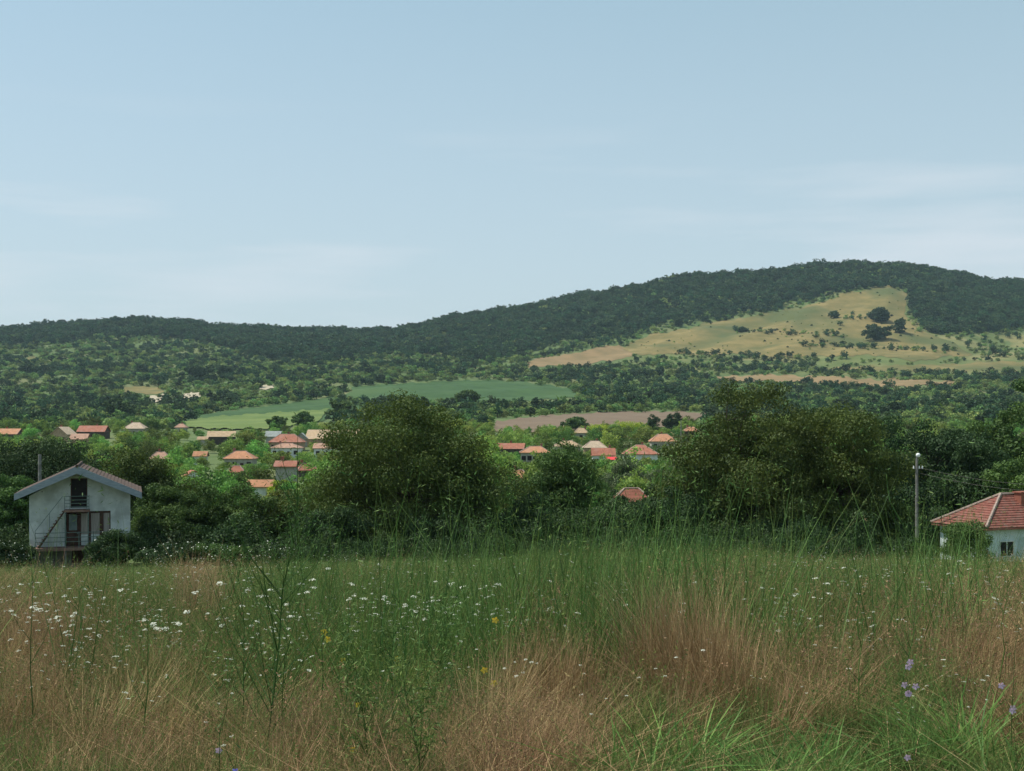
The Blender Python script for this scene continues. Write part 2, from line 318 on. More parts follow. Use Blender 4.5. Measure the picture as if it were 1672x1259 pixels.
def at(u, d): return (u-U0)/F*d
def plant_tree(name, u, d, wpx, vtop, label, m, seed, cat='tree', nleaf=30000, leaf=.17, group=None, zoff=0, trunk=True, low=.06, clumps=150, cr=.2, depth=.9, flowers=0, vb=None, limbn=16):
    """a tree whose crown spans wpx photo pixels at distance d and tops out at vtop"""
    x = at(u, d); zb = gz(x, d); H = EYE+(VH-vtop)/F*d-zb; W = wpx/F*d
    root = empty(name, (x, d, zb)); tag(root, label, cat, group)
    z0 = H*low; rz = (H-z0)/2; V, Qf, t, cc, cs = crown(seed, W/2, W/2*depth, rz, z0+rz, int(clumps*1.1), int(nleaf*1.25), leaf*.92, leaf*.6, cr*1.15, hollow=.36, skirt=.85 if low == 0 else .2)
    V[:, 2] = np.maximum(V[:, 2], .02)
    link('crown' if cat == 'tree' else 'foliage', npmesh('crown', V, Qf, t), m, root)
    if trunk: limbs(seed+1, cc, H, max(.1, H*.022), limbn).build('trunk', M['bark'], root)
    else:
        mb = MB(); r = np.random.default_rng(seed)
        for i in range(10):
            e = Vector(cc[r.integers(len(cc))]); mb.tube([(e.x*.2, e.y*.2, -.1), e*.55, e], [.035, .025, .01], 4)
        mb.build('stems', M['bark'], root)
    if flowers:
        r = np.random.default_rng(seed+5); k = r.choice(len(cc), flowers); dd = unit(flowers, r); dd[:, 1] = -abs(dd[:, 1])*.8; dd[:, 2] = abs(dd[:, 2])
        P = cc[k]+dd*cs[k][:, None]*1.12; P[:, 2] = np.maximum(P[:, 2], .1); V, Qf = leafquads(P, dd, .09, .09, r)
        link('blossoms', npmesh('blossoms', V, Qf, np.full(len(V), .8)), M['petal_white'], root)
    return root

# ------------------------------------------------------------------ houses
def courses(mb, a, b, c, d, n, step=.035):
    """a sawtooth of n tile courses on the slope a-b (eave) up to d-c (top)"""
    a, b, c, d = map(Vector, (a, b, c, d)); nrm = (b-a).cross(d-a).normalized()
    for i in range(n):
        t0, t1 = i/n, (i+1)/n
        p, q = a.lerp(d, t0), b.lerp(c, t0); r, s = b.lerp(c, t1), a.lerp(d, t1)
        mb.poly([p+nrm*step, q+nrm*step, r+nrm*.004, s+nrm*.004]); mb.poly([p, q, q+nrm*step, p+nrm*step])
def hip_roof(parent, x0, x1, y0, y1, ze, zr, m, n=10, ridge_in=None, th=.14, caps=True, name='roof'):
    """hip roof on the eave rectangle; ridge runs along the longer side"""
    wx, wy = x1-x0, y1-y0; mb = MB(); yc = (y0+y1)/2; xc = (x0+x1)/2
    if wx >= wy:
        k = wy/2 if ridge_in is None else ridge_in; R0, R1 = Vector((x0+k, yc, zr)), Vector((x1-k, yc, zr))
    else:
        k = wx/2 if ridge_in is None else ridge_in; R0, R1 = Vector((xc, y0+k, zr)), Vector((xc, y1-k, zr))
    A, B, Cc, Dd = [Vector(p) for p in ((x0, y0, ze), (x1, y0, ze), (x1, y1, ze), (x0, y1, ze))]
    if wx >= wy: sl = [(A, B, R1, R0), (B, Cc, R1, R1), (Cc, Dd, R0, R1), (Dd, A, R0, R0)]; hips = [(A, R0), (B, R1), (Cc, R1), (Dd, R0)]
    else: sl = [(A, B, R0, R0), (B, Cc, R1, R0), (Cc, Dd, R1, R1), (Dd, A, R0, R1)]; hips = [(A, R0), (B, R0), (Cc, R1), (Dd, R1)]
    for s in sl: courses(mb, *s, n)
    mb.box(x0+.03, x1-.03, y0+.03, y1-.03, ze-th, ze-.003)
    r = mb.build(name, m, parent)
    if caps:
        cp = MB()
        for a, b in hips+[(R0, R1)]:
            if (a-b).length > .1: cp.tube([a+Vector((0, 0, .05)), b+Vector((0, 0, .06))], .09, 6)
        cp.build('ridge_tiles', M['ridge'], r)
    return r
def window(parent, x, z, wd, h, y, face='y', s=-1, pane='dark', frame='brownwood'):
    """framed window on the wall plane y, facing the camera side"""
    t = .06; mb = MB(); mb.box(x-wd/2-t, x+wd/2+t, y-.06, y+.02, z-t, z+.001); mb.box(x-wd/2-t, x+wd/2+t, y-.06, y+.02, z+h-.001, z+h+t)
    mb.box(x-wd/2-t, x-wd/2, y-.06, y+.02, z+.001, z+h-.001); mb.box(x+wd/2, x+wd/2+t, y-.06, y+.02, z+.001, z+h-.001); mb.box(x-.025, x+.025, y-.055, y+.02, z+.001, z+h-.001)
    f = mb.build('window', M[frame], parent); MB().box(x-wd/2, x+wd/2, y-.025, y+.01, z, z+h).build('pane', M[pane], f); return f
def village_house(name, u0, u1, vr, ve, label, roof='tile_orange', wall='wall_white', h=3.3, kind='hip', nwin=3, rz=0, depth=None, cat='house', chim=True, minw=4.5, door=True, dd=None):
    u = (u0+u1)/2; best = None
    for d in np.arange(110, 760, 2.):
        e = abs((VH-(gz(at(u, d), d)+h-EYE)/d*F)-ve)
        if best is None or e < best[0]: best = (e, d)
    d = dd or best[1]; x = at(u, d); zb = gz(x, d); W = max(minw, (u1-u0)/F*d); rise = max(.8, (ve-vr)/F*d); hh = h
    if dd: hh = EYE+(VH-ve)/F*d-zb
    dep = depth or min(W*.8, 9); o = .45; root = empty(name, (x, d+dep/2, zb), rz); tag(root, label, cat)
    x0, x1, y0, y1 = -W/2, W/2, -dep/2, dep/2; wl = MB()
    rise2 = min(rise, dep*.42) if kind == 'hip' else rise
    if kind == 'hip':
        wl.box(x0+o, x1-o, y0+o, y1-o, -.5, hh-.14); wl.build('wall', M[wall], root); r = hip_roof(root, x0, x1, y0, y1, hh, hh+rise2, M[roof], 9, ridge_in=min(W, dep)*.42)
    elif kind == 'side':      # gable roof, ridge across the view
        wl.prism([(x0+o, y0+o, -.5), (x0+o, y1-o, -.5), (x0+o, y1-o, hh), (x0+o, 0, hh+rise2-.25), (x0+o, y0+o, hh)], (W-2*o, 0, 0)); wl.build('wall', M[wall], root)
        mb = MB(); A, B = (x0, y0, hh), (x1, y0, hh); courses(mb, A, B, (x1, 0, hh+rise2), (x0, 0, hh+rise2), 9); courses(mb, (x1, y1, hh), (x0, y1, hh), (x0, 0, hh+rise2), (x1, 0, hh+rise2), 9)
        for xx in (x0, x1): mb.poly([(xx, y0, hh), (xx, 0, hh+rise2), (xx, y1, hh), (xx, 0, hh+rise2-.15)])
        mb.box(x0+.02, x1-.02, y0+.02, y1-.02, hh-.12, hh-.01); r = mb.build('roof', M[roof], root)
    else:                     # gable facing the camera
        wl.prism([(x0+o, y0+o, -.5), (x1-o, y0+o, -.5), (x1-o, y0+o, hh), (0, y0+o, hh+rise2-.2), (x0+o, y0+o, hh)], (0, dep-2*o, 0)); wl.build('wall', M[wall], root)
        mb = MB(); courses(mb, (x0, y1, hh-.1), (x0, y0, hh-.1), (0, y0, hh+rise2), (0, y1, hh+rise2), 9); courses(mb, (x1, y0, hh-.1), (x1, y1, hh-.1), (0, y1, hh+rise2), (0, y0, hh+rise2), 9)
        mb.prism([(x0, y0, hh-.24), (x0, y0, hh-.11), (0, y0, hh+rise2-.01), (0, y0, hh+rise2-.16)], (0, dep, 0)); mb.prism([(x1, y0, hh-.24), (0, y0, hh+rise2-.16), (0, y0, hh+rise2-.01), (x1, y0, hh-.11)], (0, dep, 0)); r = mb.build('roof', M[roof], root)
    if chim:
        cx = W*random.uniform(-.25, .3); MB().box(cx-.3, cx+.3, .1, .7, hh+rise2*.4, hh+rise2+.7).box(cx-.38, cx+.38, .02, .78, hh+rise2+.701, hh+rise2+.82).build('chimney', M['tile_brick'], r)
    for i in range(nwin):
        if W < 5: break
        xx = x0+o+(W-2*o)*(i+.5)/nwin
        if door and i == nwin//2 and nwin > 1:
            MB().box(xx-.45, xx+.45, y0+o-.05, y0+o+.02, 0, 2.1).build('door', M['brownwood'], root)
            if hh > 4.5: window(root, xx, hh-2.1, 1, 1.2, y0+o)
        else:
            window(root, xx, max(1, hh-2.2), 1.1, 1.2, y0+o)
            if hh > 4.5: window(root, xx, max(.9, hh-4.7), 1.1, 1.1, y0+o)
    root['u'] = u; root['hd'] = d; del_list.append(root)
    return root
del_list = []; VH_ = village_house
HD = [  # u0,u1,vridge,veave,label,kwargs, short phrase for neighbours
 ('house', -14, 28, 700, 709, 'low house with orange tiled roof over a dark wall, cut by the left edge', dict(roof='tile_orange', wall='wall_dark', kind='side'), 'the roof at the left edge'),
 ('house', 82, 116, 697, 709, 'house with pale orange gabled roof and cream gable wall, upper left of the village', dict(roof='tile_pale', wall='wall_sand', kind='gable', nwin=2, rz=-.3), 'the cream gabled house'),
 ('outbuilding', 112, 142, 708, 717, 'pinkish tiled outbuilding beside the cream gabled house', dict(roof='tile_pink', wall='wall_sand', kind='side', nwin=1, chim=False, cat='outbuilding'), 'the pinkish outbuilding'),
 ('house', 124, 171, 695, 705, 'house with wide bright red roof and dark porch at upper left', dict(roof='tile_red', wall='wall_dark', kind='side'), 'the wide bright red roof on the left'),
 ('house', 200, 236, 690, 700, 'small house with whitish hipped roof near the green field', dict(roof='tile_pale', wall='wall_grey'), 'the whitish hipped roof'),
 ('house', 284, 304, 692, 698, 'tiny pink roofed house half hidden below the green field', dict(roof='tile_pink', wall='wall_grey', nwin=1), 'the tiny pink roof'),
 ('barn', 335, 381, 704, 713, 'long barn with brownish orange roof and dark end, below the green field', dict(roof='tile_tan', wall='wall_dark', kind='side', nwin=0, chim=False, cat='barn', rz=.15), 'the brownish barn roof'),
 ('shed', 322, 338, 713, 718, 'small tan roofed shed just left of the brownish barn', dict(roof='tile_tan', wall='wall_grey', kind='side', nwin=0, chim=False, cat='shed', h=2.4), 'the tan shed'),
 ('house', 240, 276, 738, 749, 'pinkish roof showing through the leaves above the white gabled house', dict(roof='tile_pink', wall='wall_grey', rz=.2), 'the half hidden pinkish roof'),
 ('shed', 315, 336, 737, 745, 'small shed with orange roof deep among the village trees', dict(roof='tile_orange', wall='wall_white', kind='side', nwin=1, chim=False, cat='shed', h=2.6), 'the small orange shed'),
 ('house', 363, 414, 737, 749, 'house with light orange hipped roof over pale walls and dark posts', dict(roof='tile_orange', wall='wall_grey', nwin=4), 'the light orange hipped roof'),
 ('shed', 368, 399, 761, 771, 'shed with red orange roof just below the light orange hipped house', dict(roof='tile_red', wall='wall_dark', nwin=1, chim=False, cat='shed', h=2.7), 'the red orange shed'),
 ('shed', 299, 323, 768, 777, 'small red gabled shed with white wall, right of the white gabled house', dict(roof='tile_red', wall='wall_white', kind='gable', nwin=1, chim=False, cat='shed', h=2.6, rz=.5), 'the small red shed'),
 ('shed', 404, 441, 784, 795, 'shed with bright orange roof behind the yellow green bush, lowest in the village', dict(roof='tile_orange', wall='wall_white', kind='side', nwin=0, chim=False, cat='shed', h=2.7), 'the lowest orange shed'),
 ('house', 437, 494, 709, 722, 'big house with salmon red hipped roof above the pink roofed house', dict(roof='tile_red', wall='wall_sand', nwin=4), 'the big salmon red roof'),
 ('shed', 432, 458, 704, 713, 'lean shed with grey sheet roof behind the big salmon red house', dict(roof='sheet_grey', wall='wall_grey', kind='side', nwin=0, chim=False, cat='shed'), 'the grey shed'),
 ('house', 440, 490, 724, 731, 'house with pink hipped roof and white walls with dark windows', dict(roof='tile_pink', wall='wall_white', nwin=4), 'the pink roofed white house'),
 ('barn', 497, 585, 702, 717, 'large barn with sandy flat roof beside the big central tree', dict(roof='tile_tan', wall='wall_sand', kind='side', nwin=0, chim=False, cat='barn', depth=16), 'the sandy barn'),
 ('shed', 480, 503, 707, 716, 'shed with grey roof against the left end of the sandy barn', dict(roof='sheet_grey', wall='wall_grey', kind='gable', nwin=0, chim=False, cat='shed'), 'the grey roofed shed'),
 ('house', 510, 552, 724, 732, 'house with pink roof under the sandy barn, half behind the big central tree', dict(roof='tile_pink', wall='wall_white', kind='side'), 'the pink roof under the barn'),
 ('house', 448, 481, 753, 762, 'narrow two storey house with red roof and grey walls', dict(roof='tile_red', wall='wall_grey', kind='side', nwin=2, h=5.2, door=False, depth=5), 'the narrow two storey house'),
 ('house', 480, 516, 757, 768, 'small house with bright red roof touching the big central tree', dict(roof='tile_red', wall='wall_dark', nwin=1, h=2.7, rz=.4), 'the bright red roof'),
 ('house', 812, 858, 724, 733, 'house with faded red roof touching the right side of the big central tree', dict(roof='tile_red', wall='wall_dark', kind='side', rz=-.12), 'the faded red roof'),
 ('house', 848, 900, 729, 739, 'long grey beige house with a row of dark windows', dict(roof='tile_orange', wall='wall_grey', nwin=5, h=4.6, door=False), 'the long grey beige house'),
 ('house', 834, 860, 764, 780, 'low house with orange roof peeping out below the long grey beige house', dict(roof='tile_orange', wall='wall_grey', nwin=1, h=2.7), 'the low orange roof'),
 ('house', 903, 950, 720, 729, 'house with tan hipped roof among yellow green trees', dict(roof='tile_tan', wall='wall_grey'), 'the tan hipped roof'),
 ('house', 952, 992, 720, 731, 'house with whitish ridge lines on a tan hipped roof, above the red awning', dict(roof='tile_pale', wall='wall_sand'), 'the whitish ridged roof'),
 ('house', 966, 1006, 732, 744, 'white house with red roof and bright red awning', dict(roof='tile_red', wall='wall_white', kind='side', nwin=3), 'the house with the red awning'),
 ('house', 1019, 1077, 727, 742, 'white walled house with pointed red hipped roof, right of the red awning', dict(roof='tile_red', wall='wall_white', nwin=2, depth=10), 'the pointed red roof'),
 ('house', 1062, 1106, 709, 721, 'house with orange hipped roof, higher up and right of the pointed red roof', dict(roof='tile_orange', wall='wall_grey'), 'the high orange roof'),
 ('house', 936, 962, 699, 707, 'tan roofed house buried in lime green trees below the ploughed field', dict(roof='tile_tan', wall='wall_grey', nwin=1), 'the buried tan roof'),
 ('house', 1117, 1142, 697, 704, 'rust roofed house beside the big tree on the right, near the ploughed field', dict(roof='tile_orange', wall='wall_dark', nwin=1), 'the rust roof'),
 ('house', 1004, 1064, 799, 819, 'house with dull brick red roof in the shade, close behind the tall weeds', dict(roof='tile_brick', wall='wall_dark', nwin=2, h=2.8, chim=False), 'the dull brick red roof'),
]
houses = []
for nm, a, b, c, d, lab, kw, ph in HD:
    h = village_house(nm, a, b, c, d, lab, **kw); houses.append((h['u'], h['hd'], ph, (b-a)/F*h['hd'])); del h['u']; del h['hd']
    if 'awning' in lab and 'bright' in lab:
        W = (b-a)/F*houses[-1][1]; mb = MB(); mb.prism([(W*.05, -5.2, 2.1), (W*.5, -5.2, 2.1), (W*.5, -3.7, 2.9), (W*.05, -3.7, 2.9)], (0, 0, .06)); mb.build('awning', mat('red awning', (.65, .05, .06), (.72, .08, .08), 3), h)
        for xx in (W*.08, W*.47): MB().box(xx-.05, xx+.05, -5.15, -5.05, 0, 2.09).build('awning_post', M['fascia'], h)

# the white gabled house on the left
def left_house():
    d = 80.; k = F/d; u0 = 129.; x = at(u0, d); zb = EYE-(917-VH)/k
    R = empty('gabled_house', (x, d, zb), .30); tag(R, 'white plastered gabled house with blue grey roof edge and outdoor stair', 'house')
    X = lambda u: (u-u0)/k
    Zz = lambda v: (917-v)/k
    xl, xr, dp = X(53), X(209), 6.0; ze = Zz(809); zr = Zz(768); xc = X(127); zf = Zz(892)
    wl = MB()
    # front gable wall built round its openings
    up = (X(116), X(142), Zz(829), Zz(781)); lo = (X(109), X(178), zf+.05, Zz(835)); T_ = .28
    def zt(x_): return zr-(zr-ze)*((xc-x_)/(xc-xl) if x_ < xc else (x_-xc)/(xr-xc))
    def col(a, b, z0, z1=None):
        pts = [(a, 0, z0), (b, 0, z0)]+([(b, 0, z1), (a, 0, z1)] if z1 is not None else [(b, 0, zt(b))]+([(xc, 0, zr)] if a < xc < b else [])+[(a, 0, zt(a))])
        wl.prism(pts, (0, T_, 0))
    col(xl, lo[0], zf); col(lo[0], lo[1], lo[3], up[2]); col(lo[0], up[0], up[2]); col(up[1], lo[1], up[2]); col(up[0], up[1], up[3]); col(lo[1], xr, zf)
    wl.box(xl, xl+T_, T_+.001, dp, zf, ze); wl.box(xr-T_, xr, T_+.001, dp, zf, ze); wl.prism([(xl, dp, zf), (xr, dp, zf), (xr, dp, ze), (xc, dp, zr), (xl, dp, ze)], (0, T_, 0))
    wl.build('wall', M['plaster'], R)
    MB().box(xl+.1, xr-.1, .45, dp-.1, -.6, zf-.16).build('basement_wall', M['concrete'], R)
    # near-black panel in the attic opening, the recess shade put into its colour
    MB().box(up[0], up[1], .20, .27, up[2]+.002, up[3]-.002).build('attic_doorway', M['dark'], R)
    fr = MB(); t = .07
    fr.box(up[0], up[0]+t, .05, .19, up[2], up[3]).box(up[1]-t, up[1], .05, .19, up[2], up[3]).box(up[0]+t, up[1]-t, .05, .19, up[3]-t, up[3]-.003); fr.build('attic_door_frame', M['brownwood'], R)
    MB().box(X(117.5), X(140), -.08, .02, Zz(779.8), Zz(777)).build('lintel', M['plaster'], R)
    # ground floor glazing: door and three curtained lights
    z0, z1 = lo[2], lo[3]; zs = Zz(890)+.45
    f = MB(); f.box(lo[0], lo[1], .06, .2, z1-.13, z1-.002)
    for a, b in ((110, 111.5), (128, 132), (143.5, 147.5), (161, 167), (176.5, 178)): f.box(X(a), X(b), .06, .2, z0+.002, z1-.131)
    fo = f.build('glazing_frame', M['brownwood'], R)
    for a, b in ((132, 143.5), (147.5, 161), (167, 176.5)): MB().box(X(a)+.002, X(b)-.002, .11, .15, Zz(873), z1-.135).build('pane', M['curtain'], fo)
    MB().box(X(132)+.002, X(176.5), .1, .17, z0, Zz(873)-.01).build('parapet', M['plaster'], fo)
    dr = MB(); dr.box(X(111.5)+.002, X(128)-.002, .10, .16, z0+.002, Zz(866)); dr.box(X(111.5)+.002, X(113.3), .10, .16, Zz(866)+.001, z1-.135); dr.box(X(126), X(128)-.002, .10, .16, Zz(866)+.001, z1-.135)
    do = dr.build('door', M['brownwood'], R); MB().box(X(113.4), X(125.9), .12, .14, Zz(866)+.002, z1-.2).build('pane', M['glass'], do); MB().tube([(X(126.8), .02, Zz(872)), (X(126.8), .02, Zz(869))], .02, 5).build('handle', M['railing'], do)
    MB().box(X(118), X(136), .36, .44, -.1, zf-.3).build('basement_door', M['brownwood'], R)
    # balconies
    MB().box(xl-.02, X(216), -1.15, -.002, zf-.16, zf+.02).build('balcony_slab', M['slab'], R)
    MB().box(X(107), X(146), -.95, -.002, Zz(834.5), Zz(831)).build('landing_slab', M['slab'], R)
    ps = MB()
    for u_ in (63.5, 109.5): ps.box(X(u_)-.05, X(u_)+.05, -1.1, -1.0, -.4, zf-.161)
    ps.build('slab_posts', M['concrete'], R)
    MB().box(X(109)-.04, X(109)+.04, -.93, -.85, zf+.021, Zz(835)).box(X(144)-.03, X(144)+.03, -.93, -.87, zf+.021, Zz(835)).build('landing_posts', M['railing'], R)
    rl = MB(); yb = -1.08
    for v_ in (867, 874.5, 881.5): rl.tube([(X(64), yb, Zz(v_)), (X(214), yb, Zz(v_))], .022, 5)
    rl.tube([(X(214), yb, Zz(874)), (X(214), -.05, Zz(874))], .02, 5)
    for u_ in (64, 109, 130, 152, 178, 197, 214): rl.tube([(X(u_), yb, zf+.02), (X(u_), yb, Zz(866))], .025, 5)
    rl.build('balcony_railing', M['railing'], R)
    rl = MB(); yb = -.9
    for v_ in (809, 815, 820.5, 826): rl.tube([(X(108), yb, Zz(v_)), (X(145), yb, Zz(v_))], .02, 5)
    for u_ in (108, 116, 142, 145): rl.tube([(X(u_), yb, Zz(831)), (X(u_), yb, Zz(808.5))], .022, 5)
    rl.tube([(X(145), yb, Zz(809)), (X(145), -.02, Zz(809))], .02, 5); rl.build('landing_railing', M['railing'], R)
    st = MB(); n = 12; xa, xb, za, zb_ = X(66), X(107), zf, Zz(832)
    for yy in (-.85, -.3): st.prism([(xa, yy, za), (xa+.16, yy, za), (xb, yy, zb_-.16), (xb, yy, zb_)], (0, .04, 0))
    sr = st.build('stair', M['brownwood'], R); tr = MB()
    for i in range(n):
        q = (i+.7)/n; xx = xa+(xb-xa)*q; zz = za+(zb_-za)*q; tr.box(xx-.1, xx+.1, -.8, -.3, zz-.02, zz+.015)
    tr.build('treads', M['slab'], sr)
    hr = MB(); hr.tube([(X(63.5), -.87, Zz(889)), (X(63.5), -.87, Zz(864)), (X(105), -.87, Zz(809)), (X(108), -.87, Zz(809))], .02, 5)
    hr.tube([(X(85), -.87, Zz(861)), (X(85), -.87, Zz(835))], .018, 5); hr.build('stair_rail', M['railing'], sr)
    # roof
    xo0, xo1 = X(33), X(227); ov = -1.35; zz = lambda x_: (zr+.12)-((zr-ze)/(xr-xc))*abs(x_-xc)
    rf = MB()
    zL, zR = Zz(804.5), Zz(805); zt_ = Zz(761.5)
    courses(rf, (xo0, dp+.8, zL), (xo0, ov, zL), (xc, ov, zt_), (xc, dp+.8, zt_), 18, .05); courses(rf, (xo1, ov, zR), (xo1, dp+.8, zR), (xc, dp+.8, zt_), (xc, ov, zt_), 18, .05)
    rf.prism([(xo0, ov+.06, zL-.12), (xo0, ov+.06, zL-.01), (xc, ov+.06, zt_-.01), (xc, ov+.06, zt_-.13)], (0, dp+2, 0)); rf.prism([(xo1, ov+.06, zR-.12), (xc, ov+.06, zt_-.13), (xc, ov+.06, zt_-.01), (xo1, ov+.06, zR-.01)], (0, dp+2, 0))
    r = rf.build('roof', M['tile_brown'], R)
    MB().prism([(xo0, ov, zL-.36), (xo0, ov, zL+.05), (xc, ov, zt_+.07), (xc, ov, zt_-.42)], (0, .055, 0)).prism([(xo1, ov, zR-.36), (xc+.002, ov, zt_-.42), (xc+.002, ov, zt_+.07), (xo1, ov, zR+.05)], (0, .055, 0)).build('bargeboard', M['fascia'], r)
    MB().tube([(xc, ov-.05, zt_+.06), (xc, dp+.8, zt_+.06)], .1, 7).build('ridge_tiles', M['tile_brown'], r)
    # things on the wall
    MB().box(X(72), X(73.2), -.02, -.001, Zz(803), Zz(801)).build('vent', M['dark'], R)
left_house()
def post(u, d, v0, v1, r, label, name='concrete_post', head=None, cat='post'):
    x = at(u, d); zb = gz(x, d) if v1 is None else EYE-(v1-VH)/F*d; H = EYE+(VH-v0)/F*d-zb
    root = empty(name, (x, d, zb)); tag(root, label, cat)
    m = MB(); m.tube([(0, 0, -.3), (0, 0, H*.5), (0, 0, H)], [r*1.25, r*1.1, r*.85], 8); m.build('pole', M['concrete'], root)
    return root, H
post(65, 92, 742, None, .13, 'thin weathered concrete post rising behind the white gabled house')
p_, H_ = post(1112, 420, 686, None, .16, 'bare utility pole standing by the ploughed field', 'utility_pole', cat='pole')

# house with red tiled roof at the right edge
def right_house():
    d = 74.; k = F/d; x = at(1610, d); zb = gz(x, d); R = empty('tiled_house', (x, d, zb), math.radians(22))
    tag(R, 'pale blue walled house with worn red tiled hip roof, cut by the right edge', 'house')
    ze = EYE+(VH-863)/k-zb
    # local: corner at origin, front runs +x, left side runs +y
    MB().box(.4, 9.6, .4, 4.4, -.6, ze-.14).build('wall', M['plaster_blue'], R)
    r = hip_roof(R, 0, 10, 0, 4.8, ze, ze+1.82, M['tile_old'], 14, ridge_in=3.4)
    MB().box(4.2, 4.9, 1.5, 2.1, ze+.8, ze+1.95).box(4.12, 4.98, 1.42, 2.18, ze+1.951, ze+2.03).build('chimney', M['tile_brick'], r)
    window(R, 1.95, ze-1.75, 1.0, .85, .4, frame='wall_white'); window(R, 4.6, ze-1.75, 1.0, .85, .4, frame='wall_white')
    MB().box(-.02, 9.98, -.07, -.005, ze-.13, ze-.03).build('gutter', M['tile_brick'], r)
right_house()
# street lamp with globe and its wires
p_, H_ = post(1497, 78, 749, 893, .085, 'grey concrete lamp post topped by a white globe, left of the red tiled house', 'street_lamp', cat='street lamp')
m = MB(); m.tube([(0, 0, H_-.1), (0, 0, H_+.12)], .05, 6); m.tube([(-.25, 0, H_-.62), (.4, 0, H_-.62)], .03, 5); br = m.build('bracket', M['concrete'], p_)
m = MB()
for q in (-.2, .15, .35): m.tube([(q, 0, H_-.62), (q, 0, H_-.45)], [.05, .03], 6)
m.build('insulators', M['globe'], br)
MB().ball((.08, 0, H_+.22), .14, 20, 14).build('globe', M['globe'], p_, True)
def wire(v0, v1, lab):
    d = 78; a = Vector((at(1503, d), d, EYE+(VH-v0)/F*d)); b = Vector((at(1900, d), d+8, EYE+(VH-v1)/F*d)); pts = []
    for i in range(17):
        t = i/16; p = a.lerp(b, t); p.z -= .5*4*t*(1-t); pts.append(p)
    tag(MB().tube([p-a for p in pts], .010, 4).build('power_line', M['concrete']), lab, 'wire').location = a
wire(764, 800, 'upper thin wire running right from the globe lamp post'); wire(773, 812, 'lower thin wire running right from the globe lamp post')

# ------------------------------------------------------------------ trees at the field edge
T_ = plant_tree
T_('broad_tree', 672, 88, 372, 655, 'big olive green dome shaped tree in the centre, broadest in the picture', M['leaf_olive'], 11, nleaf=95000, leaf=.17, low=.0, clumps=330, cr=.14, limbn=30)
T_('broad_tree', 1215, 86, 300, 641, 'tall olive brown tree with dark branches showing, right of centre', M['leaf_olive'], 12, nleaf=75000, leaf=.17, low=.0, clumps=260, cr=.14, limbn=34)
T_('broad_tree', 1345, 88, 280, 652, 'wide olive tree joined to the right side of the tall branchy tree', M['leaf_olive'], 13, nleaf=75000, leaf=.17, low=.0, clumps=260, cr=.14, limbn=30)
T_('broad_tree', 918, 100, 150, 728, 'rounded green tree between the two big trees, below the village', M['leaf_mid'], 14, nleaf=40000, leaf=.17, low=0, clumps=140, cr=.18)
T_('broad_tree', 1525, 112, 215, 671, 'dark domed tree behind the globe lamp post', M['leaf_dark'], 15, nleaf=45000, leaf=.22, low=0, clumps=170, cr=.17)
T_('broad_tree', 1655, 118, 170, 648, 'tall dark walnut with pale curled leaf clusters, at the right edge', M['leaf_mid'], 16, nleaf=38000, leaf=.28, low=.0, clumps=160, cr=.15)
T_('broad_tree', 1590, 96, 150, 735, 'very dark low tree directly behind the red tiled house', M['leaf_dark'], 17, nleaf=35000, leaf=.2, low=0, clumps=120, cr=.2)
T_('broad_tree', 1668, 90, 115, 740, 'fresh green tree above the chimney of the red tiled house', M['leaf_mid'], 18, nleaf=26000, leaf=.2, low=0, clumps=90, cr=.2)
T_('broad_tree', 68, 118, 215, 703, 'dark broad tree behind the white gabled house', M['leaf_dark'], 19, nleaf=45000, leaf=.23, low=0, clumps=150, cr=.18)
T_('broad_tree', 225, 108, 165, 728, 'olive tree rising over the right roof slope of the white gabled house', M['leaf_olive'], 20, nleaf=40000, leaf=.2, low=0, clumps=140, cr=.18)
T_('broad_tree', 282, 90, 135, 786, 'dense dark green tree right beside the white gabled house', M['leaf_mid'], 21, nleaf=40000, leaf=.16, low=0, clumps=130, cr=.18)
T_('broad_tree', 18, 92, 95, 768, 'green tree left of the white gabled house', M['leaf_mid'], 22, nleaf=30000, leaf=.17, low=0, clumps=110, cr=.18)
sh = lambda *a, **k: T_('shrub', *a, cat='shrub', trunk=False, **k)
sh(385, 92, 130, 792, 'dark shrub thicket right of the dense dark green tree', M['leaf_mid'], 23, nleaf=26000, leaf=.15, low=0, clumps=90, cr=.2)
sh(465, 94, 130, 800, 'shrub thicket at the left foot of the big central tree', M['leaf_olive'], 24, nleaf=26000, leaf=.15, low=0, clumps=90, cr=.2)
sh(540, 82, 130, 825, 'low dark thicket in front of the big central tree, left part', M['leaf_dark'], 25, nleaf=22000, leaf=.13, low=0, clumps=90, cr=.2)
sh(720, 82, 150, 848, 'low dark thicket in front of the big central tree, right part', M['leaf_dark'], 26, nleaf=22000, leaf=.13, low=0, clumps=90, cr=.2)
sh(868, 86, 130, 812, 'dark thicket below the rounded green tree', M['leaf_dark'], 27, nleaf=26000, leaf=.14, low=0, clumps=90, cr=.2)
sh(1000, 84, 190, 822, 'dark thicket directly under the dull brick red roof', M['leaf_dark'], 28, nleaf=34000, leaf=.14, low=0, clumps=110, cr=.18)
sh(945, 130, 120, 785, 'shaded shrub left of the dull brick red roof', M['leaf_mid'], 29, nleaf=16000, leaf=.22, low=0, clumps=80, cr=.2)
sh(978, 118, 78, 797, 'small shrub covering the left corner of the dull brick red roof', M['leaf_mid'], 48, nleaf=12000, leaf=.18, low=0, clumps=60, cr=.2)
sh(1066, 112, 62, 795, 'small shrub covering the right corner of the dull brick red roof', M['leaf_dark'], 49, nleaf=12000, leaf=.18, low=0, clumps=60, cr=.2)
sh(1022, 108, 70, 811, 'small shrub covering the eave of the dull brick red roof', M['leaf_dark'], 50, nleaf=12000, leaf=.18, low=0, clumps=60, cr=.2)
